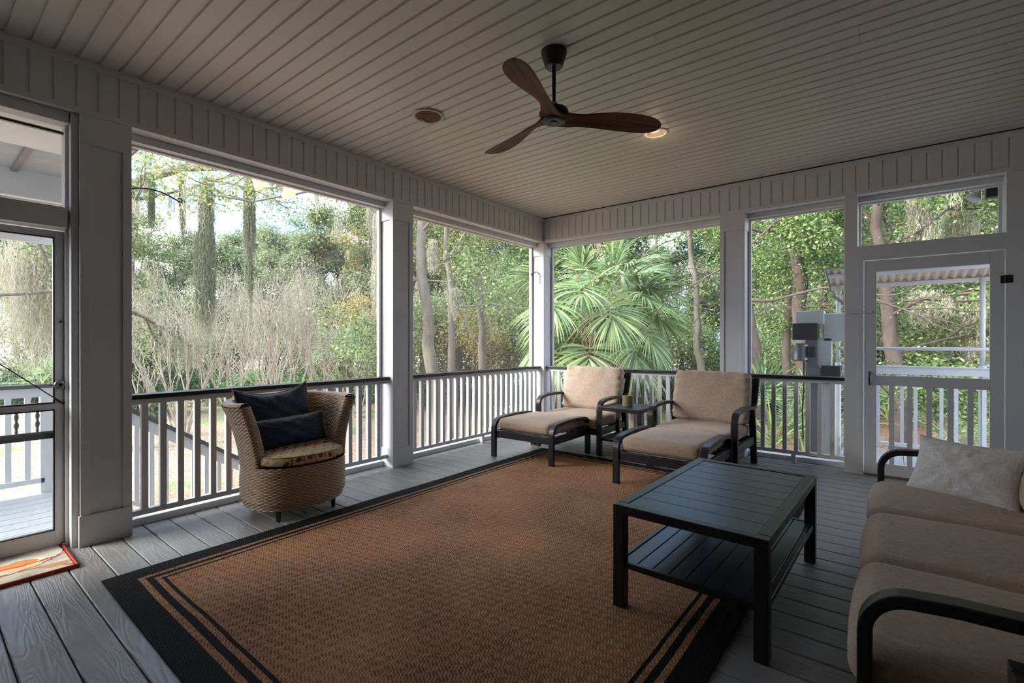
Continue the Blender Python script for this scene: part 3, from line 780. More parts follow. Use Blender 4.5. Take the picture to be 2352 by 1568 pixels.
def chair(loc, rz, label, seed):
    t = thing('lounge_chair', label, 'armchair', loc, rz)
    hw = .435
    side_frame(t, (-hw + BW / 2, hw - BW / 2))
    MB().box(-hw + .05, hw - .05, -.392, -.358, .215, .290).build('front_rail', M['bronze'], t, bevel=.004)
    MB().box(-hw + .05, hw - .05, .285, .32, .215, .290).build('rear_rail', M['bronze'], t, bevel=.004)
    MB().bar([(-hw + .05, .425, .835), (hw - .05, .425, .835)], (0, -.25, 1), .075, .024).build('back_rail', M['bronze'], t, bevel=.004)
    sl = MB()
    for x in (-.26, -.13, 0, .13, .26): sl.bar([(x, .30, .29), (x, .345, .50), (x, .385, .68), (x, .425, .81)], (1, 0, 0), .035, .012)
    sl.build('back_slats', M['bronze'], t)
    st = MB()
    for k in range(5): st.box(-hw + .10, hw - .10, -.30 + .13 * k, -.25 + .13 * k, .281, .286)
    st.build('seat_straps', M['pillow'], t)
    c = cushion(.735, .70, .125, .04, .10, 18, seed, .003); c.build('seat_cushion', M['fabric'], t, smooth=True, loc=(0, -.045, .352))
    b = cushion(.755, .53, .150, .040, .12, 28, seed + 3, .004, pucker=.016)
    b.build('back_cushion', M['fabric'], t, smooth=True, loc=(0, .250, .672), rot=(math.radians(76), 0, 0))
    return t
def ottoman(loc, rz, label, seed, D=.78):
    t = thing('ottoman', label, 'footstool', loc, rz)
    hw = .405; y0, y1 = 0, D
    p = [(.018, 0), (.018, .20), (.018, .30)] + arcpts((.123, .305), .105, PI, PI / 2 + .08, 8)[1:]
    p += [(.22, .418), (D / 2, .424), (D - .22, .418)] + arcpts((D - .123, .305), .105, PI / 2 - .08, 0, 8) + [(D - .018, .20), (D - .018, 0)]
    for s in (-hw + BW / 2, hw - BW / 2):
        MB().bar([(s, y, z) for y, z in p], (1, 0, 0), BW, .034).build('leg_frame', M['bronze'], t, bevel=.006)
        MB().box(s - .018, s + .018, .03, D - .03, .215, .290).build('side_rail', M['bronze'], t, bevel=.004)
    for yy in (.018, D - .05): MB().box(-hw + .05, hw - .05, yy, yy + .032, .215, .290).build('cross_rail', M['bronze'], t, bevel=.004)
    st = MB()
    for k in range(5): st.box(-hw + .10, hw - .10, .08 + .13 * k, .13 + .13 * k, .283, .288)
    st.build('seat_straps', M['pillow'], t)
    c = cushion(.672, D - .06, .125, .045, .16, 22, seed, .003); c.build('cushion', M['fabric'], t, smooth=True, loc=(0, D / 2, .358))
    return t
chair((.935, -.505, 0), math.radians(2), 'beige cushioned lounge chair with dark metal frame in the far corner', 1)
chair((2.370, -.540, 0), math.radians(-1), 'beige cushioned lounge chair with dark metal frame in front of the right column', 5)
ottoman((.842, -1.650, 0), math.radians(1), 'dark framed ottoman with beige cushion before the corner lounge chair', 11, .79)
ottoman((2.358, -1.765, 0), 0, 'dark framed ottoman with beige cushion nearest the coffee table', 14, .79)

def slat_table(loc, rz, W, D, H, label, name, shelf, top_n, shelf_n, lw=.055, mk='bronze', top_along='x'):
    t = thing(name, label, 'table', loc, rz)
    for x in (-W/2, W/2 - lw):
        for y in (-D/2, D/2 - lw):
            MB().box(x, x + lw, y, y + lw, .001, H - .042).build('leg', M[mk], t, bevel=.004)
    f = .052
    MB().box(-W/2, W/2, -D/2, -D/2 + f, H - .042, H).build('end_rail', M[mk], t, bevel=.004)
    MB().box(-W/2, W/2, D/2 - f, D/2, H - .042, H).build('end_rail', M[mk], t, bevel=.004)
    MB().box(-W/2, -W/2 + f, -D/2 + f, D/2 - f, H - .042, H).build('side_rail', M[mk], t, bevel=.004)
    MB().box(W/2 - f, W/2, -D/2 + f, D/2 - f, H - .042, H).build('side_rail', M[mk], t, bevel=.004)
    x0, x1, y0, y1 = -W/2 + f + .002, W/2 - f - .002, -D/2 + f + .002, D/2 - f - .002
    p = (y1 - y0) / top_n
    for k in range(top_n):
        MB().box(x0, x1, y0 + k * p + .0012, y0 + (k + 1) * p - .0012, H - .018, H - .004).build('top_slat', M['tabletop'], t, bevel=.0015)
    q = lw * .6
    MB().box(-W/2 + .008, -W/2 + q, -D/2 + lw, D/2 - lw, shelf - .028, shelf).build('shelf_rail', M[mk], t, bevel=.003)
    MB().box(W/2 - q, W/2 - .008, -D/2 + lw, D/2 - lw, shelf - .028, shelf).build('shelf_rail', M[mk], t, bevel=.003)
    MB().box(-W/2 + lw, W/2 - lw, -D/2 + .008, -D/2 + q, shelf - .028, shelf).build('shelf_rail', M[mk], t, bevel=.003)
    MB().box(-W/2 + lw, W/2 - lw, D/2 - q, D/2 - .008, shelf - .028, shelf).build('shelf_rail', M[mk], t, bevel=.003)
    a0, a1 = -W/2 + q + .002, W/2 - q - .002; p = (a1 - a0) / shelf_n
    for k in range(shelf_n):
        MB().box(a0 + k * p + .0028, a0 + (k + 1) * p - .0028, -D/2 + q, D/2 - q, shelf - .016, shelf - .003).build('shelf_slat', M['tabletop'], t, bevel=.0015)
    return t
slat_table((3.214, -2.990, 0), math.radians(-1.6), .672, 1.185, .492, 'dark metal slatted coffee table on the edge of the rug', 'coffee_table', .226, 8, 8)
slat_table((1.592, -.660, 0), math.radians(1), .49, .50, .545, 'small dark slatted side table between the two lounge chairs', 'side_table', .20, 5, 6, .04)
slat_table((4.365, -4.385, 0), 0, .50, .50, .555, 'dark metal side table at the near end of the sofa', 'side_table', .20, 5, 6, .04)

# ribbed cup on the side table
m = MB(); pr = []
for k in range(25):
    z = .118 * k / 24; pr.append((.056 + .003 * math.sin(z * 40) * .3 + (.0012 if k % 2 else 0), z))
pr = [(0, .0), (.05, .0)] + pr + [(.058, .121), (.052, .121), (.050, .114), (0, .108)]
cup = m.lathe(pr, seg=40).build('candle_jar', mat('tan_ceramic', (.30, .26, .13), .55, noise=(20, .35), stretch=(1, 1, 9)), smooth=True, loc=(1.595, -.675, .5415))
tag(cup, 'ribbed olive tan ceramic jar on the side table between the chairs', 'jar')

# ---- sofa (local front is -y, turned to face the left wall)
def sofa():
    t = thing('sofa', 'three seat sofa with dark curved metal arms and beige cushions on the right', 'sofa', (4.238, -2.99, 0), -PI / 2)
    hw = 1.09
    side_frame(t, (-hw + BW / 2, hw - BW / 2))
    MB().box(-hw + .05, hw - .05, -.392, -.358, .215, .290).build('front_rail', M['bronze'], t, bevel=.004)
    MB().box(-hw + .05, hw - .05, .285, .32, .215, .290).build('rear_rail', M['bronze'], t, bevel=.004)
    MB().bar([(-hw + .05, .425, .835), (hw - .05, .425, .835)], (0, -.25, 1), .075, .024).build('back_rail', M['bronze'], t, bevel=.004)
    MB().box(-.02, .02, -.37, -.33, 0, .215).box(-.02, .02, .29, .32, 0, .215).build('middle_leg', M['bronze'], t, bevel=.003)
    MB().box(-hw + .06, hw - .06, -.35, .28, .270, .286).build('seat_deck', M['fabric'], t)
    for k in (-1, 0, 1):
        c = cushion(.692, .74, .150, .062, .13, 24, 30 + k, .002); c.build('seat_cushion', M['fabric'], t, smooth=True, loc=(k * .684, -.055, .352))
        b = cushion(.69, .50, .15, .055, .14, 22, 40 + k, .004, pucker=.014)
        b.build('back_cushion', M['fabric'], t, smooth=True, loc=(k * .684, .285, .665), rot=(math.radians(76), 0, 0))
sofa()
pm, loop = pillow(.52, .345, .16, 3, 34, .11)
po = weld(pm.build('throw_pillow', M['pillow'], smooth=True))
tag(po, 'pale grey linen lumbar pillow at the far end of the sofa', 'pillow')
bpy.context.view_layer.update()
# stands on its long edge, leaning back against the far arm and back cushion
po.matrix_world = Matrix.Translation((4.215, -2.135, .565)) @ Matrix.Rotation(math.radians(-33), 4, 'Z') @ Matrix.Rotation(math.radians(-26), 4, 'X') @ Matrix.Rotation(math.radians(-1), 4, 'Y')

# ---- wicker barrel chair
def wicker_chair():
    t = thing('wicker_chair', 'brown wicker barrel chair with flared back by the left railing', 'armchair', (.335, -3.825, 0), math.radians(-3))
    # local: front is +x
    def base_r(th, z):
        """outer outline in plan: rounded barrel"""
        ax, ay = .315, .350
        c, s = math.cos(th), math.sin(th)
        n_ = 2.35
        return 1.0 / ((abs(c) / ax) ** n_ + (abs(s) / ay) ** n_) ** (1 / n_)
    def wv(u, v, sp, rows):
        """over-under strand relief: u along the strand direction (metres), v across"""
        row = v * rows; i = math.floor(row); fr = row - i
        prof = math.sqrt(max(0, 1 - (2 * fr - 1) ** 2))
        ph = PI * (i % 2)
        return prof * (.62 + .38 * math.sin(2 * PI * u / sp + ph))
    # body
    def sheet(name, pf, nu, nv, sp, pitch_, hmax=.0065, closeu=False, par=t):
        vs, hs, fs = [], [], []
        P0 = [[Vector(pf(i / nu, j / nv)) for i in range(nu + 1)] for j in range(nv + 1)]
        for j in range(nv + 1):
            su = 0
            for i in range(nu + 1):
                p = P0[j][i]
                pu = P0[j][min(i + 1, nu)] - P0[j][max(i - 1, 0)]; pv = P0[min(j + 1, nv)][i] - P0[max(j - 1, 0)][i]
                nrm = pu.cross(pv)
                if nrm.length > 1e-9: nrm.normalize()
                if i > 0: su += (p - P0[j][i - 1]).length
                uu = i / nu * U_LEN[name]; vvv = j / nv * V_LEN[name]
                h = wv(uu, vvv, sp, 1 / pitch_)
                vs.append(tuple(p + nrm * (h * hmax))); hs.append(h)
        for j in range(nv):
            for i in range(nu):
                a = j * (nu + 1) + i; fs.append((a, a + 1, a + nu + 2, a + nu + 1))
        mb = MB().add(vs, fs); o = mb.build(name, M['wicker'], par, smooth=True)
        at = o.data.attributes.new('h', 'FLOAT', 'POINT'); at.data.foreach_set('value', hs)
        return o
    U_LEN = {'body': 2.2, 'back_outside': 1.9, 'back_inside': 1.7, 'front_edge': .11, 'front_edge_': .11, 'top_edge': 1.9, 'seat_deck': .7}
    V_LEN = {'body': .32, 'back_outside': .50, 'back_inside': .50, 'front_edge': .50, 'top_edge': .10, 'seat_deck': .5}
    Z0, ZS = .085, .385
    def body(u, v):
        th = u * 2 * PI; z = Z0 + (ZS - Z0) * v; r = base_r(th, z) * (1 - .045 * math.cos(min(1, v * 5) * PI / 2) ) + .006 * math.sin(v * PI)
        return (r * math.cos(th), r * math.sin(th), z)
    sheet('body', body, 420, 190, .054, .0118, .0075)
    def bot(u, v):
        th = -u * 2 * PI; r = base_r(th, 0) * .955 * v; return (r * math.cos(th), r * math.sin(th), Z0)
    MB().add([bot(i / 40, 1) for i in range(40)], [tuple(range(40))]).build('underside', M['wicker'], t)
    # back shell from angle A0 to 2pi-A0, flaring
    A0 = math.radians(66)
    def shell(u, v, off):
        th = A0 + (2 * PI - 2 * A0) * u
        z = ZS - .01 + (.835 - ZS) * v
        f = .006 + .118 * v ** 1.7
        # flare mostly sideways and at the arms; less to the rear where the railing is
        k = f * (.30 + .70 * abs(math.sin(th)) ** 1.3)
        z += (.02 * math.cos(2 * th) ) * v * .6
        r = base_r(th, z) + k - off
        xx = r * math.cos(th); yy = r * math.sin(th)
        # arm ends lean back as they rise
        if math.cos(th) > 0: xx -= .055 * v ** 1.3 * math.cos(th) / math.cos(A0)
        return (xx, yy, z)
    T = .078
    sheet('back_outside', lambda u, v: shell(u, v, 0), 400, 250, .054, .0118, .0075)
    sheet('back_inside', lambda u, v: shell(1 - u, v, T), 400, 250, .054, .0118, .0075)
    for s in (0, 1):
        def fe(u, v, s=s):
            a = PI * u
            off = T / 2 - T / 2 * math.cos(a)
            p = Vector(shell(0, v, off)) if s == 0 else Vector(shell(1, v, T - off))
            th = A0 if s == 0 else -A0
            d_ = Vector((math.sin(abs(th)), -math.copysign(math.cos(th), th), 0)) * (.020 * math.sin(a))
            return tuple(p + d_)
        U_LEN['front_edge'] = .11
        sheet('front_edge', (lambda u, v, f=fe: f(1 - u, v)), 26, 170, .052, .0125, .004)
    def te(u, v):
        a = PI * v; off = T / 2 - T / 2 * math.cos(a); p = Vector(shell(u, 1, off)); p.z += .022 * math.sin(a); return tuple(p)
    sheet('top_edge', te, 380, 22, .03, .011, .004)
    # legs
    for x, y in ((.205, -.205), (.205, .205), (-.235, -.205), (-.235, .205)):
        MB().tube([(x, y, 0), (x, y, .10)], [.016, .022], 4).build('leg', M['fanblack'], t, bevel=.002)
    # seat cushion (with the chair; a separate loose cushion)
    c = MB(); vs = []; fs = []; nu, nv = 96, 16
    def co(th, k): # outline shrunk
        r = base_r(th, 0) - .030; return r * k * math.cos(th) + .015, r * k * math.sin(th)
    prof = [(.0, .068), (.35, .067), (.65, .062), (.85, .052), (.95, .042), (.985, .036), (1.0, .030), (1.012, .020), (1.012, .0), (1.0, -.012), (.985, -.018), (.95, -.022), (.6, -.026), (0, -.026)]
    for k, z in prof:
        for i in range(nu):
            x, y = co(2 * PI * i / nu, k); vs.append((x, y, z))
    for j in range(len(prof) - 1):
        for i in range(nu):
            i2 = (i + 1) % nu; fs.append((j * nu + i, (j + 1) * nu + i, (j + 1) * nu + i2, j * nu + i2))
    c.add(vs, fs)
    so = c.build('seat_cushion', M['dots'], t, smooth=True, loc=(.022, 0, .417))
    pp = MB().tube([(*co(2 * PI * i / 96, .985), .039) for i in range(97)], .004, 6, False); pp.build('piping', M['piping'], so, smooth=True)
    return t
wc = wicker_chair()
def throw(label, w, h, T, seed, loc, rz, lean, roll, pinch=.06, cat='pillow', sag=0):
    pm, loop = pillow(w, h, T, seed, 30, pinch, sag)
    o = weld(pm.build('throw_pillow', M['navy'], smooth=True)); tag(o, label, cat)
    MB().tube(loop + [loop[0]], .0055, 6, False).build('piping', M['piping'], o, smooth=True)
    o.matrix_world = Matrix.Translation(loc) @ Matrix.Rotation(rz, 4, 'Z') @ Matrix.Rotation(lean, 4, 'X') @ Matrix.Rotation(roll, 4, 'Y')
    return o
# local pillow plane is xz, thickness y
throw('large navy pillow with gold piping leaning in the wicker chair', .56, .45, .15, 8, (.175, -3.885, .705), math.radians(88), math.radians(-16), math.radians(-3), .07, sag=.05)
throw('small navy lumbar pillow with gold piping in front on the wicker chair', .55, .22, .12, 9, (.335, -3.855, .588), math.radians(86), math.radians(-14), math.radians(-3), .05)

# ---- rugs
g = MB(); nx, ny = 40, 60; W_, L_ = 2.72, 4.035
vs = []; fs = []
for j in range(ny + 1):
    for i in range(nx + 1):
        x = -W_/2 + W_ * i / nx; y = -L_/2 + L_ * j / ny
        vs.append((x, y, .0085 + .0012 * math.sin(7 * x + 2) * math.sin(5 * y)))
for j in range(ny):
    for i in range(nx):
        a = j * (nx + 1) + i; fs.append((a, a + 1, a + nx + 2, a + nx + 1))
nb = len(vs)
rim = [i for i in range(nx + 1)] + [j * (nx + 1) + nx for j in range(1, ny + 1)] + [ny * (nx + 1) + i for i in range(nx - 1, -1, -1)] + [j * (nx + 1) for j in range(ny - 1, 0, -1)]
for r_ in rim: vs.append((vs[r_][0], vs[r_][1], .0005))
for k in range(len(rim)):
    k2 = (k + 1) % len(rim); fs.append((rim[k], nb + k, nb + k2, rim[k2]))
rug = g.add(vs, fs).build('area_rug', M['rug'], loc=(2.015, -3.0185, 0), rot=(0, 0, math.radians(-.3)))
tag(rug, 'large rust and tan woven outdoor rug with black striped border', 'rug')

t = thing('doormat', 'pale hooked doormat with red edge and orange strokes inside the left door', 'mat', (.085, -5.42, 0), 0)
MB().box(-.225, .225, -.345, .345, .002, .011).build('pile', M['doormat'], t, bevel=.003)
MB().tube([(-.235, -.355, .008), (.235, -.355, .008), (.235, .355, .008), (-.235, .355, .008), (-.235, -.355, .008)], .0125, 8).build('binding', M['matred'], t, smooth=True)

# ---- plant hooks and lamps on the outside
def hook(label, base, d, w, drop):
    t = thing('plant_hook', label, 'hook', base, 0)
    D_ = Vector(d)
    pts = []
    for i in range(15):
        s = i / 14; pts.append(tuple(D_ * (w * s) + Vector((0, 0, .055 * math.sin(s * PI * .9) - .03 * s))))
    e = Vector(pts[-1]); cc = e + Vector((0, 0, .014))
    for i in range(1, 8):
        a = -PI / 2 + i * .62; pts.append(tuple(cc + D_ * (.014 * math.cos(a)) + Vector((0, 0, .014 * math.sin(a)))))
    MB().tube(pts, .0055, 8).build('curved_arm', M['black'], t, smooth=True)
    MB().tube([(0, 0, -drop), (0, 0, .0), tuple(D_ * .02 + Vector((0, 0, .008)))], .0045, 8).build('mounting_bar', M['black'], t, smooth=True)
hook('black curved plant hook outside the left opening', (-.262, -4.735, 2.315), (0, 1, 0), .345, .10)
hook('small black curved plant hook beside the corner column', (-.06, -.006, 2.215), (-.75, -.66, 0), .115, .13)

def flood(label, loc, aim, lit, both=False):
    t = thing('flood_lamp', label, 'outdoor lamp', loc)
    q = Vector(aim).to_track_quat('Z', 'Y').to_euler()
    a = MB().lathe([(.018, -.115), (.020, -.085), (.030, -.06), (.052, -.02), (.060, .0)], seg=28).build('bulb_shell', M['bulbwhite'] if not lit else M['lampglow'], t, smooth=True); a.rotation_euler = q
    b = MB().lathe([(.060, .0), (.056, .008), (.03, .014), (0, .016)], seg=28).build('bulb_face', M['lampglow'] if lit else M['lightplastic'], t, smooth=True); b.rotation_euler = q
    c = MB().lathe([(0, -.15), (.022, -.15), (.024, -.11), (.018, -.09)], seg=20).build('socket', M['orange'] if not lit else M['cream'], t, smooth=True); c.rotation_euler = q
    back = -Vector(aim).normalized() * .15
    MB().tube([tuple(back), tuple(back + Vector((0, 0, .05))), (back.x, back.y, 2.66 - loc[2])], .008, 8).build('bracket', M['cream'], t)
    return t
flood('lit warm flood lamp under the left eave, the nearer of two', (-.345, -3.765, 2.600), (.30, .38, -.55), True)
flood('lit warm flood lamp under the left eave, the farther of two', (-.375, -3.505, 2.580), (-.05, .25, -.8), True)
flood('unlit grey flood lamp outside the transom over the far door', (4.478, .335, 2.555), (-.45, -.15, -.85), False)
o = MB().box(-.045, .045, -.05, .05, -.055, .055).build('speaker_box', M['darkplastic'], bevel=.006, loc=(4.598, .30, 2.585)); tag(o, 'small black box mounted outside the transom over the far door', 'speaker')
MB().box(-.03, .03, .05, .07, -.02, .02).build('wall_bracket', M['steel'], o)

lf_ = MB().bar([(-.032, .004, .004), (-.012, 0, .009), (.012, 0, .008), (.034, -.004, .003)], (0, 1, 0), [.002, .014, .012, .001], .0012).build('fallen_leaf', mat('dry_leaf', (.16, .09, .04), .8), loc=(3.50, -.16, .0005), rot=(0, 0, .5))
tag(lf_, 'dry brown leaf on the deck boards left of the far screen door', 'leaf')

# =================================================================== OUTSIDE DECKS
GZ = -1.4
ld = thing('landing_deck', 'pale weathered board landing outside the left screen door', 'deck', (0, 0, 0))
bmo = MB().box(0, .14, 0, 2.9, -.026, 0).mesh('deck_board', M['deckout'])
x = -.425
while x > -1.92:
    inst(bmo, 'deck_board', ld, (x, -7.75, 0)); x -= .1475
MB().box(-1.90, -.27, -7.75, -4.87, -.20, -.03).build('joists', M['outwhite'], ld)
lr = thing('landing_railing', 'white railing on the landing outside the left screen door', 'railing', (-1.71, -4.915, 0))
MB().box(-.045, .045, -.045, .045, -.2, .875).build('post', M['outwhite'], lr, bevel=.003)
MB().box(-.06, .06, -2.8, .05, .876, .906).build('cap_rail', M['black'], lr, bevel=.003)
MB().box(-.022, .022, -2.8, -.045, .80, .876).build('top_rail', M['outwhite'], lr)
MB().box(.00, .045, -2.8, -.02, .085, .125).build('bottom_rail', M['outwhite'], lr)
me = MB().box(-.018, .018, -.018, .018, .10, .80).mesh('baluster', M['outwhite'])
for k in range(22): inst(me, 'baluster', lr, (0, -.118 - .112 * k, 0))
# stairs going down beyond the landing
stt = thing('stair_flight', 'white outdoor stair descending beside the left railing', 'stairs', (-1.25, -4.85, 0))
sl_ = .668
for k in range(8):
    yy = .28 * k; z = -.185 * (k + 1)
    MB().box(-.45, .42, yy, yy + .30, z - .03, z).build('tread', M['deckout'], stt)
m = MB(); L_s = 2.2
for xx in (-.50, .42):
    m.add([(xx, 0, -.02), (xx + .035, 0, -.02), (xx + .035, L_s, -.02 - L_s * sl_), (xx, L_s, -.02 - L_s * sl_), (xx, 0, -.30), (xx + .035, 0, -.30), (xx + .035, L_s, -.30 - L_s * sl_), (xx, L_s, -.30 - L_s * sl_)],
          [(0, 1, 2, 3), (4, 7, 6, 5), (0, 4, 5, 1), (1, 5, 6, 2), (2, 6, 7, 3), (3, 7, 4, 0)])
m.build('stringer', M['outwhite'], stt)
sr = thing('stair_railing', 'white sloping stair railing with dark cap seen through the left opening', 'railing', (-1.70, -4.86, 0))
def sloped(m_, x0, x1, y0, y1, z0, z1):
    return m_.add([(x0, y0, z0 - y0 * sl_), (x1, y0, z0 - y0 * sl_), (x1, y1, z0 - y1 * sl_), (x0, y1, z0 - y1 * sl_), (x0, y0, z1 - y0 * sl_), (x1, y0, z1 - y0 * sl_), (x1, y1, z1 - y1 * sl_), (x0, y1, z1 - y1 * sl_)],
                  [(0, 3, 2, 1), (4, 5, 6, 7), (0, 1, 5, 4), (1, 2, 6, 5), (2, 3, 7, 6), (3, 0, 4, 7)])
sloped(MB(), -.055, .055, .0, 2.1, .94, .985).build('cap_rail', M['black'], sr)
sloped(MB(), -.022, .022, .0, 2.1, .83, .94).build('top_rail', M['outwhite'], sr)
sloped(MB(), -.022, .022, .0, 2.1, .08, .12).build('bottom_rail', M['outwhite'], sr)
for k in range(17):
    yy = .085 + .118 * k
    MB().box(-.018, .018, yy - .019, yy + .019, .10 - yy * sl_, .84 - yy * sl_).build('baluster', M['outwhite'], sr)
MB().box(-.05, .05, 2.08, 2.18, GZ, .98 - 2.1 * sl_).build('post', M['outwhite'], sr)
# roof over the landing
cv = thing('landing_canopy', 'white beams and grey plywood roof over the left landing', 'canopy', (0, 0, 0))
MB().box(-.76, -.26, -7.4, -4.66, 2.60, 2.64).build('soffit_board', M['outwhite'], cv)
MB().box(-3.0, -.76, -7.4, -4.66, 2.645, 2.66).build('plywood_panel', mat('blue_grey_plywood', (.40, .45, .50), .7, noise=(8, .15)), cv)
MB().box(-1.66, -1.60, -7.4, -4.66, 2.43, 2.645).build('beam', M['outwhite'], cv)
MB().box(-3.0, -2.94, -7.4, -4.66, 2.27, 2.66).build('fascia', M['outwhite'], cv)
for yy in (-5.12, -5.72, -6.3): MB().box(-2.94, -.78, yy - .02, yy + .02, 2.62, 2.645).build('batten', M['greypaint'], cv)
MB().box(-3.1, -.2, -7.45, -4.6, 2.66, 2.70).build('roof_sheet', M['roofing'], cv)

# right landing and machinery beyond the far wall
rd = thing('far_landing', 'weathered board landing outside the far screen door', 'deck', (0, 0, 0))
bmo2 = MB().box(0, .135, 0, 1.24, -.026, 0).mesh('deck_board', M['deckout'])
x = 3.44
while x < 6.0:
    inst(bmo2, 'deck_board', rd, (x, .27, -.004)); x += .1405
MB().box(3.44, 6.0, .28, 1.49, -.16, -.032).build('joists', M['outwhite'], rd)
gr = thing('landing_gate', 'grey white rail gate across the landing beyond the far door', 'gate', (4.1, 1.46, 0))
MB().box(-.68, 1.6, -.03, .03, .885, .968).build('top_board', M['outwhite'], gr, bevel=.004)
MB().box(-.70, 1.6, -.045, .045, .968, .980).build('cap', M['outwhite'], gr)
MB().tube([(-.70, .03, 1.178), (1.6, .03, 1.178)], .020, 10).build('pipe_rail', M['outwhite'], gr, smooth=True)
MB().box(-.68, 1.6, -.02, .02, .05, .09).build('bottom_board', M['outwhite'], gr)
mbb = MB().box(-.016, .016, -.012, .012, .09, .89).mesh('baluster', M['outwhite'])
for u in (3.52, 3.64, 3.77, 3.99, 4.11, 4.33, 4.45, 4.67, 4.79, 5.01): inst(mbb, 'baluster', gr, (u - 4.1, 0, 0))
cn = thing('corrugated_canopy', 'pinkish white corrugated canopy on white pipe posts beyond the far door', 'canopy', (4.3, 1.1, 0))
vs = []; fs = []; nx = 240; ys = [(.0, 2.105), (.26, 2.015), (.55, 1.925)]
for yy, zz in ys:
    for i in range(nx + 1):
        xx = -1.03 + 2.9 * i / nx; vs.append((xx, yy, zz + .016 * math.sin(xx * 2 * PI / .076)))
for j in range(2):
    for i in range(nx):
        a = j * (nx + 1) + i; fs.append((a, a + 1, a + nx + 2, a + nx + 1))
o = MB().add(vs, fs).build('corrugated_sheet', M['corr'], cn, smooth=True); sm = o.modifiers.new('thick', 'SOLIDIFY'); sm.thickness = .003
for yy, zz in ((.10, 2.070), (.42, 1.962)):
    MB().box(-1.0, 1.9, yy - .02, yy + .02, zz - .055, zz - .012).build('purlin', M['outwhite'], cn, bevel=.003)
MB().bar([(-1.01, -.01, 2.098), (-1.01, .56, 1.915)], (1, 0, 0), .02, .05).build('end_trim', M['greypaint'], cn)
for px_ in (-.925, .36):
    MB().tube([(px_, .40, -1.4), (px_, .40, 1.0)], .032, 12).tube([(px_, .40, .98), (px_, .40, 1.94)], .024, 12).build('post', M['outwhite'], cn, smooth=True)
    MB().tube([(px_ + .02, .39, 1.02), (px_ + .10, .36, 1.07), (px_ + .34, .2, 1.10)], .018, 8).build('elbow_pipe', M['outwhite'], cn, smooth=True)
MB().bar([(-.96, .15, 1.81), (-.70, .30, 1.58)], (0, 1, 0), .012, .035).build('brace', M['greypaint'], cn)
lf = thing('lift_unit', 'grey hoist mast with black box and steel motor drum outside the short railing', 'lift', (3.1, .92, 0))
MB().box(.00, .12, .0, .14, GZ, 1.30).build('mast', M['greypaint'], lf, bevel=.004)
MB().box(.12, .255, .02, .13, GZ, 1.30).build('mast_channel', M['lightplastic'], lf, bevel=.004)
MB().box(-.10, .185, -.02, .20, 1.46, 1.62).build('top_cover', M['lightplastic'], lf, bevel=.008)
MB().box(.17, .38, .02, .22, 1.26, 1.585).build('side_cover', M['lightplastic'], lf, bevel=.010)
MB().box(-.13, .125, -.06, .18, 1.28, 1.475).build('control_box', M['darkplastic'], lf, bevel=.008)
MB().lathe([(.0, 1.03), (.088, 1.032), (.094, 1.045), (.090, 1.06), (.088, 1.20), (.094, 1.215), (.088, 1.235), (0, 1.24)], (-.055, .03, 0), 32).build('motor_drum', M['steel'], lf, smooth=True)
MB().box(.035, .10, -.05, .0, 1.075, 1.20).build('switch_box', M['darkplastic'], lf, bevel=.004)
bx_ = MB().box(.03, .16, -.06, .04, .80, .955).build('key_box', M['greypaint'], lf, bevel=.004)
MB().lathe([(0, 0), (.012, 0), (.012, .006), (0, .007)], seg=16).build('key_switch', M['steel'], bx_, loc=(.065, -.06, .905), rot=(PI / 2, 0, 0))
MB().box(.165, .345, -.08, .05, .78, .985).build('battery_box', M['darkplastic'], lf, bevel=.004)
MB().tube([(-.02, .03, 1.03), (-.02, .03, .7), (-.035, .03, .45), (-.03, .05, .1)], .008, 8).build('power_cable', M['fanblack'], lf, smooth=True)
MB().box(-.12, .42, -.03, .26, GZ, GZ + .12).build('base_plate', M['greypaint'], lf)

# =================================================================== YARD
g = MB(); vs = []; fs = []; n = 60; rngg = random.Random(4)
for j in range(n + 1):
    for i in range(n + 1):
        x = -75 + 120 * i / n; y = -45 + 130 * j / n
        dd = math.hypot(x - 2, y + 2)
        z = GZ + (.12 * math.sin(x * .31 + 1) * math.cos(y * .27) * min(1, dd / 12)) + max(0, dd - 30) * .012
        vs.append((x, y, z))
for j in range(n):
    for i in range(n):
        a = j * (n + 1) + i; fs.append((a, a + 1, a + n + 2, a + n + 1))
gd = g.add(vs, fs).build('ground', M['ground'], smooth=True); struct(gd)

CF = Vector((-.6200, .7846)); CR = Vector((.7846, .6200)); C0 = Vector((CAM[0], CAM[1]))
def spot(px, d):
    """ground point at depth d in the direction that bearing px stands for (2352 px wide view)"""
    p = C0 + CF * d + CR * (d * (px - 1176) / 1109.0); return (p.x, p.y)

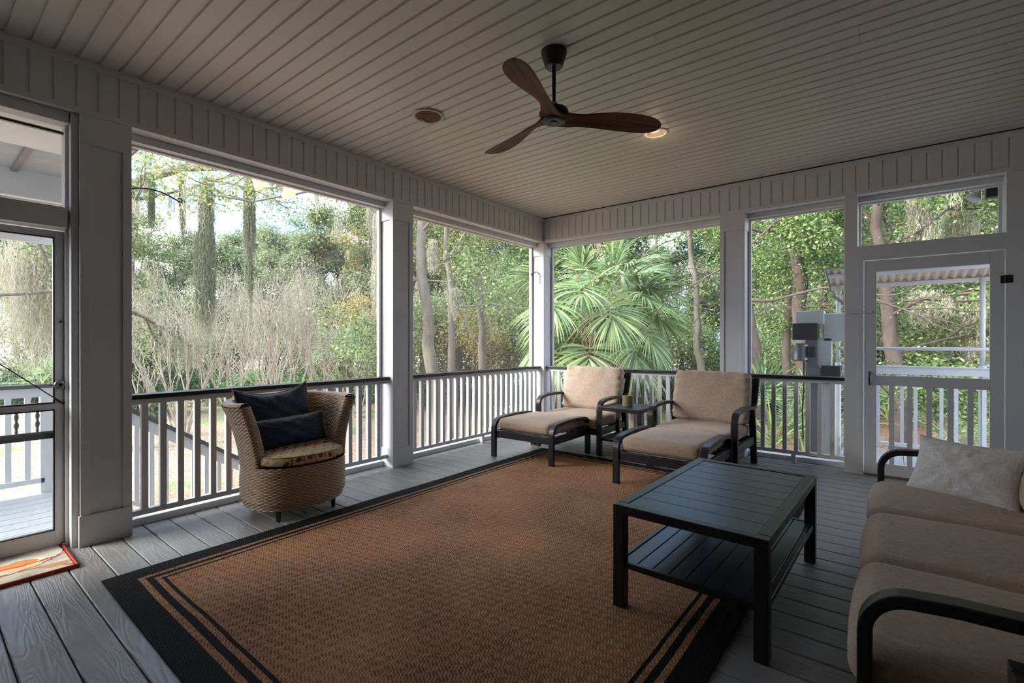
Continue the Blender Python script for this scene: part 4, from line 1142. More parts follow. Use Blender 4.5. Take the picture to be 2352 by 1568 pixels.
class Veg:
    def __init__(s, seed): s.r = np.random.RandomState(seed); s.v = []; s.n = 0; s.f = []
    def leaves(s, centers, n, spread, L, wr=.45, flat=.5, droop=0.0):
        r = s.r; C = np.asarray(centers, float)
        idx = r.randint(0, len(C), n)
        d = r.normal(size=(n, 3)); d /= np.linalg.norm(d, axis=1)[:, None]
        rad = spread * r.rand(n) ** .45
        c = C[idx] + d * rad[:, None] * np.array([1, 1, .75])
        nrm = r.normal(size=(n, 3)); nrm[:, 2] = np.abs(nrm[:, 2]) + flat; nrm += d * .8; nrm /= np.linalg.norm(nrm, axis=1)[:, None]
        t = np.cross(nrm, r.normal(size=(n, 3))); t[:, 2] -= droop; t /= np.linalg.norm(t, axis=1)[:, None]
        b = np.cross(nrm, t); b /= np.linalg.norm(b, axis=1)[:, None]
        l = (L * (.6 + .8 * r.rand(n)))[:, None]; w = l * wr * .5
        q = np.stack([c - t * l * .5, c + b * w, c + t * l * .5, c - b * w], 1).reshape(-1, 3)
        s.v.append(q); s.f.append(np.arange(n * 4).reshape(n, 4) + s.n); s.n += n * 4
        return s
    def strands(s, tops, lens, width=.012, seg=5, wob=.05, curl=0.0):
        r = s.r; T = np.asarray(tops, float); n = len(T); lens = np.asarray(lens, float)
        k = np.arange(seg + 1) / seg
        ph = r.rand(n, 2) * 6.28; fr = 2 + 5 * r.rand(n)
        x = T[:, None, 0] + wob * np.sin(fr[:, None] * k * 3 + ph[:, :1]) * k; y = T[:, None, 1] + wob * np.cos(fr[:, None] * k * 3 + ph[:, 1:]) * k
        z = T[:, None, 2] - lens[:, None] * k
        a = r.rand(n) * PI; dx = np.cos(a)[:, None] * width * (1 - .8 * k) * .5 * (.6 + .8 * r.rand(n, 1)); dy = np.sin(a)[:, None] * width * (1 - .8 * k) * .5
        L_ = np.stack([x - dx, y - dy, z], -1); R_ = np.stack([x + dx, y + dy, z], -1)
        q = np.stack([L_, R_], 2).reshape(-1, 3)
        base = (np.arange(n) * (seg + 1) * 2)[:, None] + (np.arange(seg) * 2)[None, :]
        f = np.stack([base, base + 1, base + 3, base + 2], -1).reshape(-1, 4) + s.n
        s.v.append(q); s.f.append(f); s.n += len(q); return s
    def moss(s, c, rad, length, n, width=.014):
        r = s.r; a = r.rand(n) * 6.28; rr = rad * np.sqrt(r.rand(n))
        tops = np.stack([c[0] + rr * np.cos(a), c[1] + rr * np.sin(a), c[2] - length * .55 * r.rand(n) * (rr / rad)], 1)
        lens = length * (1 - .75 * (rr / rad)) * (.35 + .65 * r.rand(n))
        s.strands(tops, lens, width, 6, rad * .25)
        m = n * 3; idx = r.randint(0, n, m); k = r.rand(m)
        p = tops[idx].copy(); p[:, 2] -= lens[idx] * k; p[:, :2] += r.normal(size=(m, 2)) * rad * .26
        s.leaves(p, m, rad * .12, .055, .22, 0.0, 1.5)
        return s
    def mesh(s, name, m):
        v = np.concatenate(s.v).astype(np.float32); f = np.concatenate(s.f).astype(np.int32)
        me = bpy.data.meshes.new(name); me.vertices.add(len(v)); me.vertices.foreach_set('co', v.ravel())
        me.loops.add(f.size); me.loops.foreach_set('vertex_index', f.ravel()); me.polygons.add(len(f))
        me.polygons.foreach_set('loop_start', np.arange(0, f.size, 4, dtype=np.int32))
        try: me.polygons.foreach_set('loop_total', np.full(len(f), 4, dtype=np.int32))
        except Exception: pass
        me.update(calc_edges=True); me.materials.append(m); return me

def grow(mb, p, d, L, r, depth, rng, tips, gnarl=.35, nb=3, seg=6, spread=.6, up=.15, shrink=.68, every=None):
    pts = [p.copy()]; rad = [r]; q = p.copy(); dd = d.copy(); n = 4
    for i in range(n):
        dd = (dd + Vector((rng.gauss(0, gnarl), rng.gauss(0, gnarl), rng.gauss(0, gnarl))) * .35 + Vector((0, 0, up * .3))).normalized()
        q = q + dd * (L / n); pts.append(q.copy()); rad.append(r * (1 - .42 * (i + 1) / n))
        if every is not None: every.append(q.copy())
    mb.tube(pts, rad, seg, False)
    if depth == 0: tips.append(q.copy()); return
    for k in range(nb):
        a = rng.uniform(0, 2 * PI); s = rng.uniform(spread * .5, spread * 1.2)
        o = dd.orthogonal().normalized(); o.rotate(Matrix.Rotation(a, 3, dd))
        nd = (dd * math.cos(s) + o * math.sin(s)).normalized()
        st = pts[rng.choice([2, 3, 4, 4])]
        grow(mb, st, nd, L * rng.uniform(shrink * .8, shrink * 1.15), r * .58, depth - 1, rng, tips, gnarl, nb, max(3, seg - 1), spread, up, shrink, every)

TREES = {}
def tree_proto(key, seed, H, trunk_r, crown_z, leafm, barkm, nleaf, L, spread, depth=3, nb=3, branches=9, reach=2.4, moss=0, lean=(0, 0), wr=.5, upb=.15, mossl=1.2):
    """returns (trunk mesh, foliage mesh, moss mesh) for a tree standing at the origin"""
    rng = random.Random(seed); mb = MB(); tips = []; every = []
    pts = []; rad = []
    for i in range(9):
        s = i / 8; pts.append(Vector((lean[0] * s + .18 * math.sin(s * 5 + seed), lean[1] * s + .18 * math.cos(s * 4 + seed), H * s))); rad.append(trunk_r * (1.25 if i == 0 else 1 - .65 * s))
    mb.tube(pts, rad, 10, False)
    for b in range(branches):
        s = crown_z + (1 - crown_z) * (b + .5) / branches
        i = int(s * 8); p = pts[i].lerp(pts[min(8, i + 1)], s * 8 - i)
        a = b * 2.4 + rng.uniform(-.4, .4); el = rng.uniform(.0, .55) + .5 * (s - crown_z)
        d = Vector((math.cos(a) * math.cos(el), math.sin(a) * math.cos(el), math.sin(el)))
        grow(mb, p, d, reach * rng.uniform(.75, 1.15) * (1.15 - .5 * s), trunk_r * .30 * (1.2 - .6 * s), depth - 1, rng, tips, .45, nb, 6, .65, upb, .66, every)
    tips.append(pts[-1])
    tm = mb.mesh('trunk', barkm, True)
    fm = None
    if nleaf:
        v = Veg(seed); v.leaves([tuple(p) for p in tips], int(nleaf * .75), spread, L, wr); v.leaves([tuple(p) for p in every], nleaf - int(nleaf * .75), spread * .6, L, wr); fm = v.mesh('foliage', leafm)
    mm = None
    if moss:
        v = Veg(seed + 99); low = sorted(every, key=lambda p: p.z)[:int(len(every) * .75)]
        for k in range(moss):
            p = rng.choice(low); v.moss(tuple(p), rng.uniform(.08, .28), rng.uniform(.5, 1.0) * mossl, 45, .018)
        mm = v.mesh('moss', M['moss'])
    TREES[key] = (tm, fm, mm)
def plant(key, name, label, cat, px, d, sc_=1.0, rz=0.0, group=None, z=None, sz=None):
    x, y = spot(px, d)
    dd = math.hypot(x - 2, y + 2); gz = GZ + max(0, dd - 30) * .012 - .08
    t = thing(name, label, cat, (x, y, gz if z is None else z), rz, group); t.scale = (sc_, sc_, sz or sc_)
    tm, fm, mm = TREES[key]
    inst(tm, 'trunk', t)
    if fm: o = inst(fm, 'foliage', t); o['kind'] = 'stuff'
    if mm: o = inst(mm, 'moss', t); o['kind'] = 'stuff'
    return t
tree_proto('oakA', 11, 9.0, .20, .25, M['leaf_pale'], M['farbark'], 26000, .155, .75, moss=26)
tree_proto('oakB', 12, 9.5, .22, .22, M['leaf_mid'], M['farbark'], 30000, .15, .75, moss=10)
tree_proto('oakC', 13, 8.5, .18, .20, M['leaf_dark'], M['farbark'], 28000, .16, .8)
tree_proto('gold', 14, 8.0, .16, .25, M['leaf_gold'], M['farbark'], 14000, .12, .6, moss=14)
tree_proto('sparse', 15, 8.5, .15, .20, M['leaf_pale'], M['farbark'], 8000, .12, .7, moss=30, mossl=1.5)
tree_proto('bright', 16, 7.5, .22, .18, M['leaf_bright'], M['bark'], 22000, .13, .6, branches=12, reach=2.2, moss=18, mossl=1.3)

far = [ # key, px, depth, scale, label
 ('oakA', -150, 27, 1.05), ('sparse', 40, 25, 1.0), ('oakA', 250, 31, .92), ('sparse', 400, 28, .90), ('oakA', 520, 34, .95), ('oakA', 640, 30, .88),
 ('sparse', 730, 27, .9), ('oakB', 860, 33, 1.05), ('gold', 900, 25, 1.1), ('oakB', 980, 29, 1.15), ('gold', 1050, 24, 1.0), ('oakB', 1100, 32, 1.3),
 ('oakC', 1160, 27, 1.05), ('oakB', 1230, 24, 1.2), ('oakC', 1330, 30, 1.2), ('oakA', 1420, 26, 1.2), ('oakB', 1500, 33, 1.1), ('oakC', 1640, 31, .85),
 ('oakA', 310, 26, .85), ('oakC', 390, 33, .80), ('oakA', 470, 27, .80), ('oakC', 560, 34, .85), ('oakA', 690, 25, .85), ('oakC', 780, 32, .90), ('sparse', 740, 30, 1.1), ('oakA', 830, 26, 1.0), ('oakA', 480, 36, .95), ('oakA', 620, 37, 1.0),
 ('oakB', 1700, 27, .75), ('oakC', 1800, 29, .85), ('oakB', 1880, 25, 1.1), ('gold', 1960, 27, 1.2), ('oakB', 2050, 24, 1.3), ('oakC', 2130, 28, 1.3),
 ('oakA', 2230, 25, 1.3), ('oakC', 2340, 27, 1.3), ('oakB', 2450, 25, 1.3), ('oakC', 80, 33, 1.0), ('oakC', 330, 38, .8), ('oakC', 700, 38, .85), ('oakC', 930, 38, 1.2),
 ('oakC', 1050, 38, 1.35), ('oakB', 1200, 40, 1.5), ('oakC', 1400, 40, 1.5), ('oakC', 1560, 40, 1.05), ('oakC', 1950, 38, 1.3), ('oakC', 2200, 38, 1.5)]
kinds = {'oakA': 'pale mossy oak at the back', 'oakB': 'mid green tree at the back', 'oakC': 'dark green tree in the rear row',
         'gold': 'golden tree at the back', 'sparse': 'thin grey tree at the back'}
names = {'oakA': 'mossy_oak', 'oakB': 'leafy_tree', 'oakC': 'dark_tree', 'gold': 'golden_tree', 'sparse': 'thin_tree'}
ORD = ['leftmost', 'second from the left', 'third from the left', 'fourth from the left', 'fifth from the left', 'sixth from the left', 'seventh from the left', 'eighth from the left', 'ninth from the left', 'tenth from the left']
def bay(px):
    for lim, nm in ((301, 'the left screen door'), (900, 'the big left opening'), (1240, 'the middle opening'), (1680, 'the palm opening'), (1960, 'the short railing opening')):
        if px < lim: return nm
    return 'the far screen door'
def relabel(rows):
    """rows of (key, px, base label): one label each, by opening and by order from the left"""
    out = []
    for i, (k, px, lab) in enumerate(rows):
        same = sorted((q[1], j) for j, q in enumerate(rows) if q[0] == k and bay(q[1]) == bay(px))
        o_ = [j for _, j in same].index(i)
        out.append(lab + ', through ' + bay(px) + (', ' + ORD[o_] if len(same) > 1 else ''))
    return out
labs = relabel([(k, px, kinds[k]) for k, px, _, _ in far])
for i, (k, px, d_, s_) in enumerate(far):
    plant(k, names[k], labs[i], 'tree', px, d_, s_, i * 1.7, 'trees at the back of the yard: ' + names[k].replace('_', ' '))

# ---- bare crape myrtles and brush in the left opening
def crape(seed, nst, L, spread_, depth=4, H=.0):
    rng = random.Random(seed); mb = MB(); tips = []; every = []
    for k in range(nst):
        a = 2 * PI * k / nst + rng.uniform(-.3, .3); s = rng.uniform(.08, spread_)
        d = Vector((math.cos(a) * math.sin(s), math.sin(a) * math.sin(s), math.cos(s)))
        grow(mb, Vector((math.cos(a) * .12, math.sin(a) * .12, 0)), d, L * rng.uniform(.85, 1.15), .034, depth, rng, tips, .22, 3, 5, .42, .25, .72, every)
    v = Veg(seed + 5); v.leaves([tuple(p) for p in tips], 2200, .3, .05, .35)
    rr = rng
    tops = [tuple(rng.choice(every)) for _ in range(340)]; v.strands(tops, [rng.uniform(.1, .55) for _ in tops], .02, 4, .05)
    return mb.mesh('trunk', M['twig'], False), v.mesh('moss_wisps', M['moss']), None
TREES['crape1'] = crape(51, 6, 1.9, .42); TREES['crape2'] = crape(52, 5, 1.9, .5, 3); TREES['crape3'] = crape(57, 7, 1.8, .55, 3)
cr = [('crape1', 640, 13.5, 1.0, 0, 'bare many stemmed crape myrtle in the middle of the left opening'), ('crape2', 540, 15, 1.0, 2, 'bare crape myrtle left of the middle one in the left opening'),
      ('crape3', 420, 14, 1.0, 1, 'bare crape myrtle toward the left side of the left opening'), ('crape1', 340, 16, .95, 4, 'bare crape myrtle at the left edge of the left opening'),
      ('crape2', 735, 14.5, .95, 3, 'bare crape myrtle toward the right side of the left opening'), ('crape3', 820, 17, .9, 5, 'bare crape myrtle at the right edge of the left opening'),
      ('crape3', 480, 19, 1.0, 2.5, 'bare crape myrtle standing behind the others on the left'), ('crape1', 620, 19, 1.05, 1.2, 'bare crape myrtle standing behind the others on the right'), ('crape2', 1030, 19, .8, 1, 'bare twiggy shrub seen behind the middle railing')]
for k, px, d_, s_, rz, lab in cr: plant(k, 'crape_myrtle', lab, 'shrub', px, d_, s_, rz)

# ---- hedge and low shrubs
def shrub_mesh(seed, n=5000, R=1.1, L=.085, m='hedge'):
    rng = random.Random(seed); c = [(rng.gauss(0, R * .45), rng.gauss(0, R * .45), rng.uniform(.15, .85)) for _ in range(26)]
    return Veg(seed).leaves(c, n, .36, L, .5).mesh('foliage', M[m])
def stems(seed):
    rng = random.Random(seed); mb = MB(); tips = []
    for k in range(7):
        a = k * .9; grow(mb, Vector((0, 0, 0)), Vector((math.cos(a) * .5, math.sin(a) * .5, .8)).normalized(), .5, .02, 1, rng, tips)
    return mb.mesh('stems', M['bark'])
SH = [(shrub_mesh(61), stems(61)), (shrub_mesh(62), stems(62)), (shrub_mesh(63, 4500, 1.0, .12, 'leaf_dark'), stems(63)), (shrub_mesh(64, 2600, .8, .07, 'hedge'), stems(64))]
def shrub(i, label, px, d_, s_, group=None, sz=None):
    x, y = spot(px, d_); t = thing('shrub', label, 'shrub', (x, y, GZ - .05), px * .01, group); t.scale = (s_, s_, sz or s_)
    o = inst(SH[i][0], 'foliage', t); o['kind'] = 'stuff'; inst(SH[i][1], 'stems', t)
hl = relabel([(0, px, 'green hedge shrub') for px in range(300, 1210, 75)])
for k, px in enumerate(range(300, 1210, 75)):
    shrub(k % 2, hl[k], px + (k % 3) * 9, 20.5 + (k % 3), 1.35, 'hedge shrubs along the yard', 1.35)
hl = relabel([(0, px, 'dark broad shrub under far trees') for px in (20, 120, 1280, 1400, 1520, 1640, 1740)])
for k, px in enumerate((20, 120, 1280, 1400, 1520, 1640, 1740)):
    shrub(2 - (k % 2), hl[k], px, 19 + k % 3, 1.5, 'dark shrubs under the far trees', 1.5)
for k, (px, d_) in enumerate(((1905, 7.4), (1960, 8.0), (2045, 8.4), (2090, 9.0), (1875, 8.3), (2010, 7.6))):
    shrub(3, 'low bright green shrub on the pine straw, ' + ('nearest the hoist mast', 'just left of the far door', 'left of the door middle', 'in the middle of the far door', 'farthest left, behind the mast', 'seen low through the door edge')[k], px, d_, .75, 'low green shrubs below the far landing', .55)
shrub(2, 'dark green bush at the left edge of the left opening', 345, 17, 1.5, None, 2.6)

# understory thicket filling between trunks and the back row
def thicket(seed, m, n=28000, R=2.2, H=4.5, L=.095, spr=.55):
    rng = random.Random(seed); mb = MB(); tips = []; ev = []
    for k in range(8):
        a = k * .8; grow(mb, Vector((math.cos(a) * .6, math.sin(a) * .6, 0)), Vector((math.cos(a) * .35, math.sin(a) * .35, 1)).normalized(), H * .42, .05, 3, rng, tips, .4, 3, 5, .55, .2, .7, ev)
    v = Veg(seed); v.leaves([tuple(p) for p in tips], int(n * .6), spr, L, .5); v.leaves([tuple(p) for p in ev], int(n * .4), spr, L, .5)
    return mb.mesh('trunk', M['farbark']), v.mesh('foliage', M[m]), None
TREES['thick1'] = thicket(71, 'leaf_pale'); TREES['thick2'] = thicket(72, 'leaf_mid', 28000); TREES['thick3'] = thicket(73, 'leaf_gold', 16000, L=.085); TREES['thick4'] = thicket(74, 'leaf_bright', 26000, L=.09)
th = [('thick1', 990, 19, 1.0), ('thick3', 1080, 17.5, .9), ('thick1', 1150, 20, 1.15), ('thick2', 1230, 18, 1.0), ('thick2', 1350, 20, 1.1), ('thick1', 1450, 17, 1.0), ('thick2', 1570, 19, .8),
      ('thick4', 1680, 19, .62), ('thick4', 1790, 17, .8), ('thick2', 1870, 20, 1.0), ('thick1', 1960, 18, 1.2), ('thick2', 2060, 20, 1.2), ('thick1', 2150, 17, 1.1), ('thick2', 2250, 19, 1.2), ('thick1', 2350, 17, 1.1), ('thick3', 850, 21, .95),
      ('thick1', 120, 20, 1.0), ('thick1', 250, 23, .9), ('thick1', 470, 24, .85), ('thick1', 600, 25, .9), ('thick1', 720, 23, .8), ('thick1', 350, 24, .8), ('thick2', 2150, 22, 1.5), ('thick3', 2000, 22, 1.4)]
tl = {'thick1': 'pale olive thicket tree', 'thick2': 'green leafy thicket tree', 'thick3': 'golden leaved thicket tree', 'thick4': 'bright green thicket tree'}
labs = relabel([(k, px, tl[k]) for k, px, _, _ in th])
for i, (k, px, d_, s_) in enumerate(th): plant(k, 'thicket_tree', labs[i], 'tree', px, d_, s_, i * 1.3, 'thicket trees: ' + tl[k].split()[0])

# ---- individual trees
def limb_tree(name, label, px, d_, path, r0, barkm, nlimb, leafm, nleaf, L, seed, reach=2.2, mosses=(), z0=None, limb_from=.35, moss_m=0, spread=.55):
    """path: list of (dx, dy, z) from the foot; mosses: (along-right, along-view, z, radius, length)"""
    x, y = spot(px, d_)
    t = thing(name, label, 'tree', (x, y, GZ - .05))
    rng = random.Random(seed); mb = MB(); tips = []; ev = []
    pts = [Vector(p) for p in path]; n = len(pts)
    # refine
    fine_ = []
    for i in range(n - 1):
        for k in range(4): fine_.append(pts[i].lerp(pts[i + 1], k / 4) + Vector((rng.gauss(0, .02), rng.gauss(0, .02), 0)))
    fine_.append(pts[-1]); N = len(fine_)
    mb.tube(fine_, [r0 * (1.3 if i == 0 else (1.08 if i == 1 else 1 - .6 * i / N)) * rng.uniform(.95, 1.05) for i in range(N)], 14, False)
    tk = mb.build('trunk', barkm, t, smooth=True)
    mb2 = MB()
    for b in range(nlimb):
        s = limb_from + (1 - limb_from) * (b + .5) / nlimb; p = fine_[int(s * (N - 1))]
        a = b * 2.4 + seed; el = rng.uniform(.05, .6)
        grow(mb2, p, Vector((math.cos(a) * math.cos(el), math.sin(a) * math.cos(el), math.sin(el))), reach * rng.uniform(.7, 1.2), r0 * .20, 2, rng, tips, .5, 3, 6, .6, .1, .68, ev)
    if nlimb: mb2.build('branches', barkm, t, smooth=True)
    if nleaf:
        v = Veg(seed); v.leaves([tuple(p) for p in tips], int(nleaf * .58), spread, L, .5); v.leaves([tuple(p) for p in ev], int(nleaf * .42), spread * .75, L, .5)
        o = bpy.data.objects.new('foliage', v.mesh('foliage', leafm)); COL.objects.link(o); o.parent = t; o['kind'] = 'stuff'
    if moss_m or mosses:
        v = Veg(seed + 7)
        for k in range(moss_m):
            p = rng.choice(ev); v.moss(tuple(p), rng.uniform(.06, .2), rng.uniform(.4, 1.2), 60, .014)
        for (a, b, z, rr, ln) in mosses:
            q = CR * a + CF * b; v.moss((q.x, q.y, z), rr, ln, int(260 + 900 * rr), .013)
        o = bpy.data.objects.new('moss', v.mesh('moss', M['moss'])); COL.objects.link(o); o.parent = t; o['kind'] = 'stuff'
    return t
R3 = lambda a, b, z: (CR.x * a + CF.x * b, CR.y * a + CF.y * b, z)
# live oak whose limbs and moss hang over the left opening (its trunk stands behind the near column)
lt_ = limb_tree('live_oak', 'live oak behind the left column with long moss tails hanging over the opening', 235, 12.0,
    [R3(0, 0, 0), R3(.1, 0, 2), R3(.0, .1, 4), R3(.3, .2, 5.6), R3(.4, .2, 7)], .30, M['bark'], 8, M['leaf_mid'], 12000, .075, 81, 2.0,
    [(.95, -.6, 6.4, .22, 1.4), (1.15, -.5, 6.6, .10, 1.9), (-.9, .5, 6.2, .5, 4.2), (-1.5, .3, 6.0, .5, 4.9), (-2.0, .2, 5.6, .6, 5.0), (.75, -.5, 4.6, .16, 1.0)], moss_m=30)
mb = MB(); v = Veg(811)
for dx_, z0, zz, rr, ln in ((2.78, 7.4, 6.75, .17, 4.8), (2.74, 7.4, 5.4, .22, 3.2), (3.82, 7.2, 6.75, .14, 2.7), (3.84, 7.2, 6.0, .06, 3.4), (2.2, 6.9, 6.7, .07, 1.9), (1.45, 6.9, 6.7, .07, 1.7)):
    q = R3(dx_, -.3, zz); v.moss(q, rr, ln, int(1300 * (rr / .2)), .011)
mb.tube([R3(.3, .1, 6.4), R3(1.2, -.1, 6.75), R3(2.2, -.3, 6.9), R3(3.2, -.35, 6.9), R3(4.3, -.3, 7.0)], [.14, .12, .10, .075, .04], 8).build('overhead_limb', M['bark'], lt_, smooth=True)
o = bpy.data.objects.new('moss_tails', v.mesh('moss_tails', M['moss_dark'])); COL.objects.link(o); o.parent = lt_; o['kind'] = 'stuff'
# leaning oak in the middle opening; its crown spreads left over the first opening
limb_tree('water_oak', 'grey trunked oak leaning in the left of the middle opening', 985, 11.0,
    [R3(.18, 0, 0), R3(.12, 0, 1.5), R3(-.02, 0, 3.0), R3(-.22, .0, 4.6), R3(-.15, .1, 5.8), R3(.2, .2, 7.4)], .175, M['bark'], 7, M['leaf_mix'], 16000, .07, 83, 2.4, [(-.95, -.3, 4.6, .28, 1.9), (-1.0, -.2, 5.6, .22, 2.2), (.12, -.2, 5.0, .10, 1.0), (.62, -.2, 3.9, .10, .8)], moss_m=24, limb_from=.55)
limb_tree('slender_oak', 'slender grey oak right of the leaning one in the middle opening', 1038, 13.0,
    [R3(0, 0, 0), R3(.02, 0, 2), R3(.0, 0, 3.6), R3(-.15, 0, 5.0), R3(-.2, .1, 7.5)], .115, M['bark'], 7, M['leaf_mid'], 18000, .075, 84, 1.9, (), moss_m=12, limb_from=.3)
limb_tree('shaded_oak', 'dark trunked tree behind the palm side of the middle opening', 1112, 15.0,
    [R3(0, 0, 0), R3(-.03, 0, 2), R3(-.1, 0, 4.0), R3(-.2, 0, 6.0), R3(-.3, .1, 8.5)], .14, M['bark'], 8, M['leaf_mid'], 20000, .08, 85, 2.1, (), moss_m=10, limb_from=.3)
limb_tree('oak_with_bare_limb', 'tree with a forked bare limb right of the palm', 1608, 13.5,
    [R3(.12, 0, 0), R3(.05, 0, 1.4), R3(-.1, 0, 2.8), R3(-.12, 0, 4.2), R3(-.3, 0, 5.6), R3(-.4, .1, 7.0)], .12, M['bark'], 5, M['needle'], 9000, .09, 86, 1.5, (), limb_from=.6)
mb = MB(); x_, y_ = spot(1600, 13.5)
# big pine in the fourth opening
def pine(label, px, d_, path, r, seed, leafm='needle', nleaf=3000):
    return limb_tree('pine_tree', label, px, d_, path, r, M['pinebark'], 6, M[leafm], nleaf, .12, seed, 1.8, (), limb_from=.7)
pine('tall straight pine with reddish bark behind the hoist', 1838, 11.0, [R3(.15, 0, 0), R3(.1, 0, 2), R3(-.02, 0, 4), R3(-.16, 0, 6), R3(-.2, 0, 9)], .205, 87)
pine('brown leaning pine trunk beside the right column', 1737, 9.5, [R3(.05, 0, 0), R3(.0, 0, 1.3), R3(-.04, 0, 2.6), R3(-.25, 0, 3.8), R3(-.5, 0, 6)], .15, 88, 'needle', 0)
pine('slim pine trunk just left of the tall pine', 1808, 14.0, [R3(0, 0, 0), R3(0, 0, 3), R3(0, 0, 6), R3(.1, 0, 9)], .14, 89, 'needle', 1500)
limb_tree('holly_tree', 'bright glossy leaved tree filling the transom and far door', 2040, 9.6,
    [R3(.25, 0, 0), R3(.22, 0, 1.6), R3(.0, 0, 3.2), R3(-.2, 0, 5.0), R3(-.2, .1, 6.6)], .17, M['pinebark'], 12, M['leaf_bright'], 70000, .072, 90, 1.6,
    [(.35, -.3, 5.6, .20, 1.7), (1.25, -.2, 5.5, .26, 1.6), (1.5, -.1, 5.6, .16, 1.8), (2.0, .0, 5.4, .14, 1.5), (.55, -.2, 3.7, .26, .9), (1.45, -.2, 3.6, .24, 1.6), (1.9, -.1, 3.7, .16, 2.0)], moss_m=20, limb_from=.22, spread=.55)
limb_tree('magnolia_tree', 'glossy leaved tree spreading over the top of the fourth opening', 1900, 12.5,
    [R3(.0, 0, 0), R3(.0, 0, 2.5), R3(-.1, 0, 4.5), R3(-.2, 0, 6.5)], .13, M['pinebark'], 10, M['leaf_bright'], 38000, .08, 91, 2.0, (), limb_from=.5, spread=.6)
limb_tree('mossy_cedar', 'twin grey trunks seen low through the far door', 2212, 11.5,
    [R3(.0, 0, 0), R3(.02, 0, 2.0), R3(.1, 0, 4.2), R3(.0, 0, 6.5)], .10, M['bark'], 8, M['leaf_mid'], 22000, .09, 92, 2.0, [(.2, -.3, 4.9, .22, 3.0), (-.25, -.2, 5.2, .16, 1.8)], moss_m=14, limb_from=.35)

# ---- palms
def frond(rng, az, el, pet, size, nl=44, dead=False, dr=1.0, hang=.5):
    """petiole + fan. returns (petiole MB, leaflet MB) in palm coordinates"""
    pm = MB(); lm = MB(); p = Vector((0, 0, 0)); d = Vector((math.cos(az) * math.cos(el), math.sin(az) * math.cos(el), math.sin(el)))
    pts = [p.copy()]; steps = 8; sagk = (.55 if not dead else 1.1) * dr
    for i in range(steps):
        d = (d + Vector((0, 0, -sagk * .16 * (i / steps + .2)))).normalized(); p = p + d * (pet / steps); pts.append(p.copy())
    pm.tube(pts, [.018 * (1 - .45 * i / steps) for i in range(steps + 1)], 5, False)
    side = d.cross(Vector((0, 0, 1)))
    if side.length < .1: side = Vector((math.sin(az), -math.cos(az), 0))
    side.normalize(); side = (side + Vector((0, 0, rng.uniform(-.5, .5)))).normalized()
    d = (d + Vector((0, 0, -hang))).normalized(); side = (side - d * side.dot(d)).normalized()
    nrm = side.cross(d).normalized()
    # the midrib continues and curves down
    rib = [p.copy()]; dd = d.copy(); q = p.copy()
    for i in range(5):
        dd = (dd + Vector((0, 0, -.20 * dr))).normalized(); q = q + dd * (size * .07); rib.append(q.copy())
    for k in range(nl):
        s = -1 + 2 * k / (nl - 1); ang = s * math.radians(118)
        L = size * (1 - .30 * abs(s) ** 1.5) * rng.uniform(.9, 1.05)
        base = rib[int((1 - abs(s)) * 4.99)]
        dirv = (d * math.cos(ang) + side * math.sin(ang) + nrm * (.22 * (1 - abs(s)) + rng.uniform(-.05, .05))).normalized()
        w = .021 * size * rng.uniform(.8, 1.1); pts2 = [base.copy()]; qq = base.copy(); dv = dirv.copy(); seg = 5
        for i in range(seg):
            g_ = (.05 + .30 * (i / seg) ** 1.5) * dr * rng.uniform(.8, 1.3) * (1.7 if dead else 1)
            dv = (dv + Vector((0, 0, -g_))).normalized(); qq = qq + dv * (L / seg); pts2.append(qq.copy())
        ws = [.35, .9, 1.0, .75, .4, .05]
        wd = nrm.cross(dirv)
        if wd.length < .1: wd = side
        wd.normalize(); fold = nrm * (w * .35)
        vs = []
        for i, pp in enumerate(pts2):
            vs += [tuple(pp - wd * (w * ws[i]) - fold * ws[i]), tuple(pp), tuple(pp + wd * (w * ws[i]) - fold * ws[i])]
        fs = []
        for i in range(seg):
            a = i * 3; fs += [(a, a + 1, a + 4, a + 3), (a + 1, a + 2, a + 5, a + 4)]
        lm.add(vs, fs)
    return pm, lm
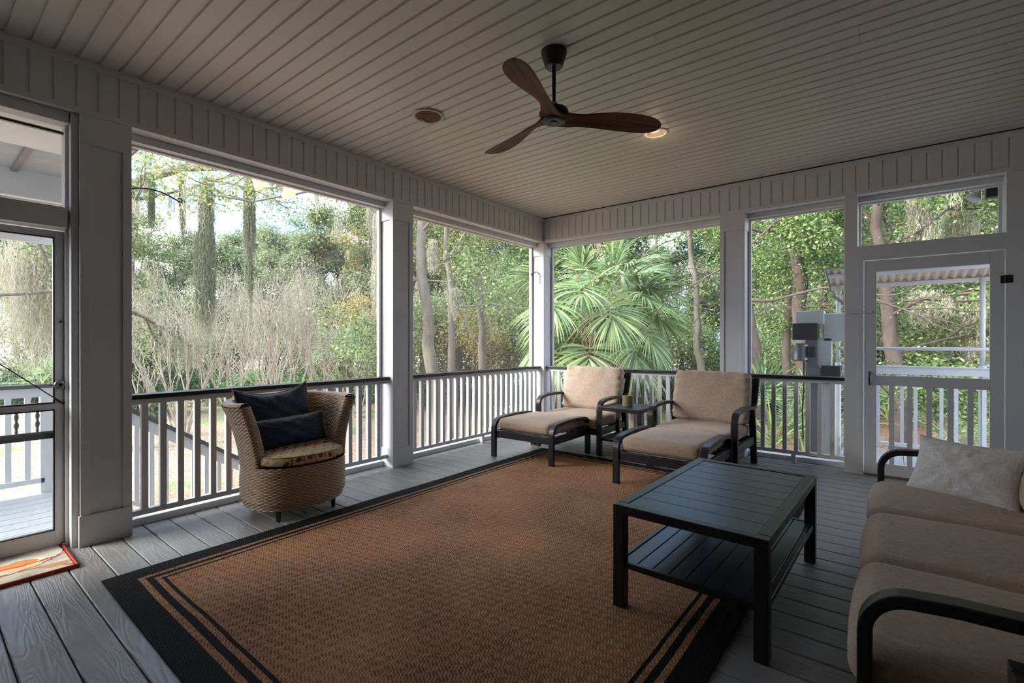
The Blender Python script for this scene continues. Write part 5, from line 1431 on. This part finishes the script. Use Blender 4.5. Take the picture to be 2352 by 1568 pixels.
def palm(name, label, x, y, base_z, crown_z, nf, pet, size, seed, trunk=True, els=(-.55, 1.35), dr=1.0, dead=4, nl=44, trunk_r=.23):
    t = thing(name, label, 'palm', (x, y, base_z)); rng = random.Random(seed)
    if trunk:
        H = crown_z - base_z
        MB().tube([(0, 0, 0), (.02, 0, H * .5), (0, 0, H + .05)], [trunk_r * .85, trunk_r * .9, trunk_r * .7], 14).build('trunk', M['boots'], t, smooth=True)
        bm_ = MB(); k = 0; z = .2
        while z < H:
            for j in range(7):
                a = j * 2 * PI / 7 + (k % 2) * .45 + rng.uniform(-.1, .1); c, s_ = math.cos(a), math.sin(a); r1 = trunk_r * .85
                L = rng.uniform(.16, .26); o_ = rng.uniform(.05, .11)
                p0 = Vector((c * r1, s_ * r1, z)); p1 = Vector((c * (r1 + o_), s_ * (r1 + o_), z + L)); 
                bm_.bar([p0, p0.lerp(p1, .5) + Vector((c * .02, s_ * .02, 0)), p1], (-s_, c, 0), [.11, .075, .05], .03)
            z += .13; k += 1
        bm_.build('leaf_boots', M['boots'], t)
        # dry flower stalks
        for j in range(6):
            a = rng.uniform(0, 6.28); mbq = MB(); tips = []
            grow(mbq, Vector((0, 0, H)), Vector((math.cos(a) * .5, math.sin(a) * .5, 1)).normalized(), 1.0, .012, 3, rng, tips, .2, 4, 4, .5, -.1, .5)
            mbq.build('flower_stalk', M['palmdead'], t)
    H = crown_z - base_z
    for k in range(nf):
        f = (k + .5) / nf; az = k * 2.39996 + rng.uniform(-.2, .2); el = els[1] + (els[0] - els[1]) * f + rng.uniform(-.12, .12)
        dd = k >= nf - dead
        pm, lm = frond(rng, az, el, pet * rng.uniform(.85, 1.15) * (1 if f > .15 else .7), size * rng.uniform(.9, 1.08), nl, dd, dr, (.35 + .8 * f) if trunk else .15)
        fo = lm.build('frond', M['palmdead'] if dd else M['palm'], t, loc=(0, 0, H + rng.uniform(-.1, .1)))
        pm.build('petiole', M['palmdead'] if dd else M['petiole'], fo)
px_, py_ = spot(1368, 9.5)
palm('cabbage_palm', 'large green fan palm standing outside the corner behind the lounge chairs', px_, py_, GZ, 1.75, 33, 1.15, .92, 21, els=(-.75, 1.30), dr=1.0, dead=3, nl=62)
for i, (px, d_, cz, nf, pt, sz_, lab) in enumerate(((1775, 7.6, -.35, 16, 1.0, .62, 'low palmetto behind the railing right of the right column'), (1850, 8.6, -.9, 14, .75, .55, 'low palmetto left of the hoist mast'),
        (2262, 8.8, -1.0, 12, .6, .55, 'palmetto low on the pine straw at the right of the far door'), (100, 14, .0, 9, .45, .5, 'dark palmetto seen through the left screen door'),
        (800, 18, .6, 18, 1.1, .95, 'small palm under the trees right of the bare shrubs'), (2040, 12, -.6, 12, .6, .6, 'palmetto beneath the glossy tree beyond the far door'), (1200, 11, -1.1, 12, .6, .55, 'palmetto low beneath the fan palm'))):
    x_, y_ = spot(px, d_)
    palm('palmetto', lab, x_, y_, GZ, cz, nf, pt, sz_, 30 + i, trunk=cz > .3, els=(.25, 1.35), dr=.55, dead=1, nl=30, trunk_r=.13)
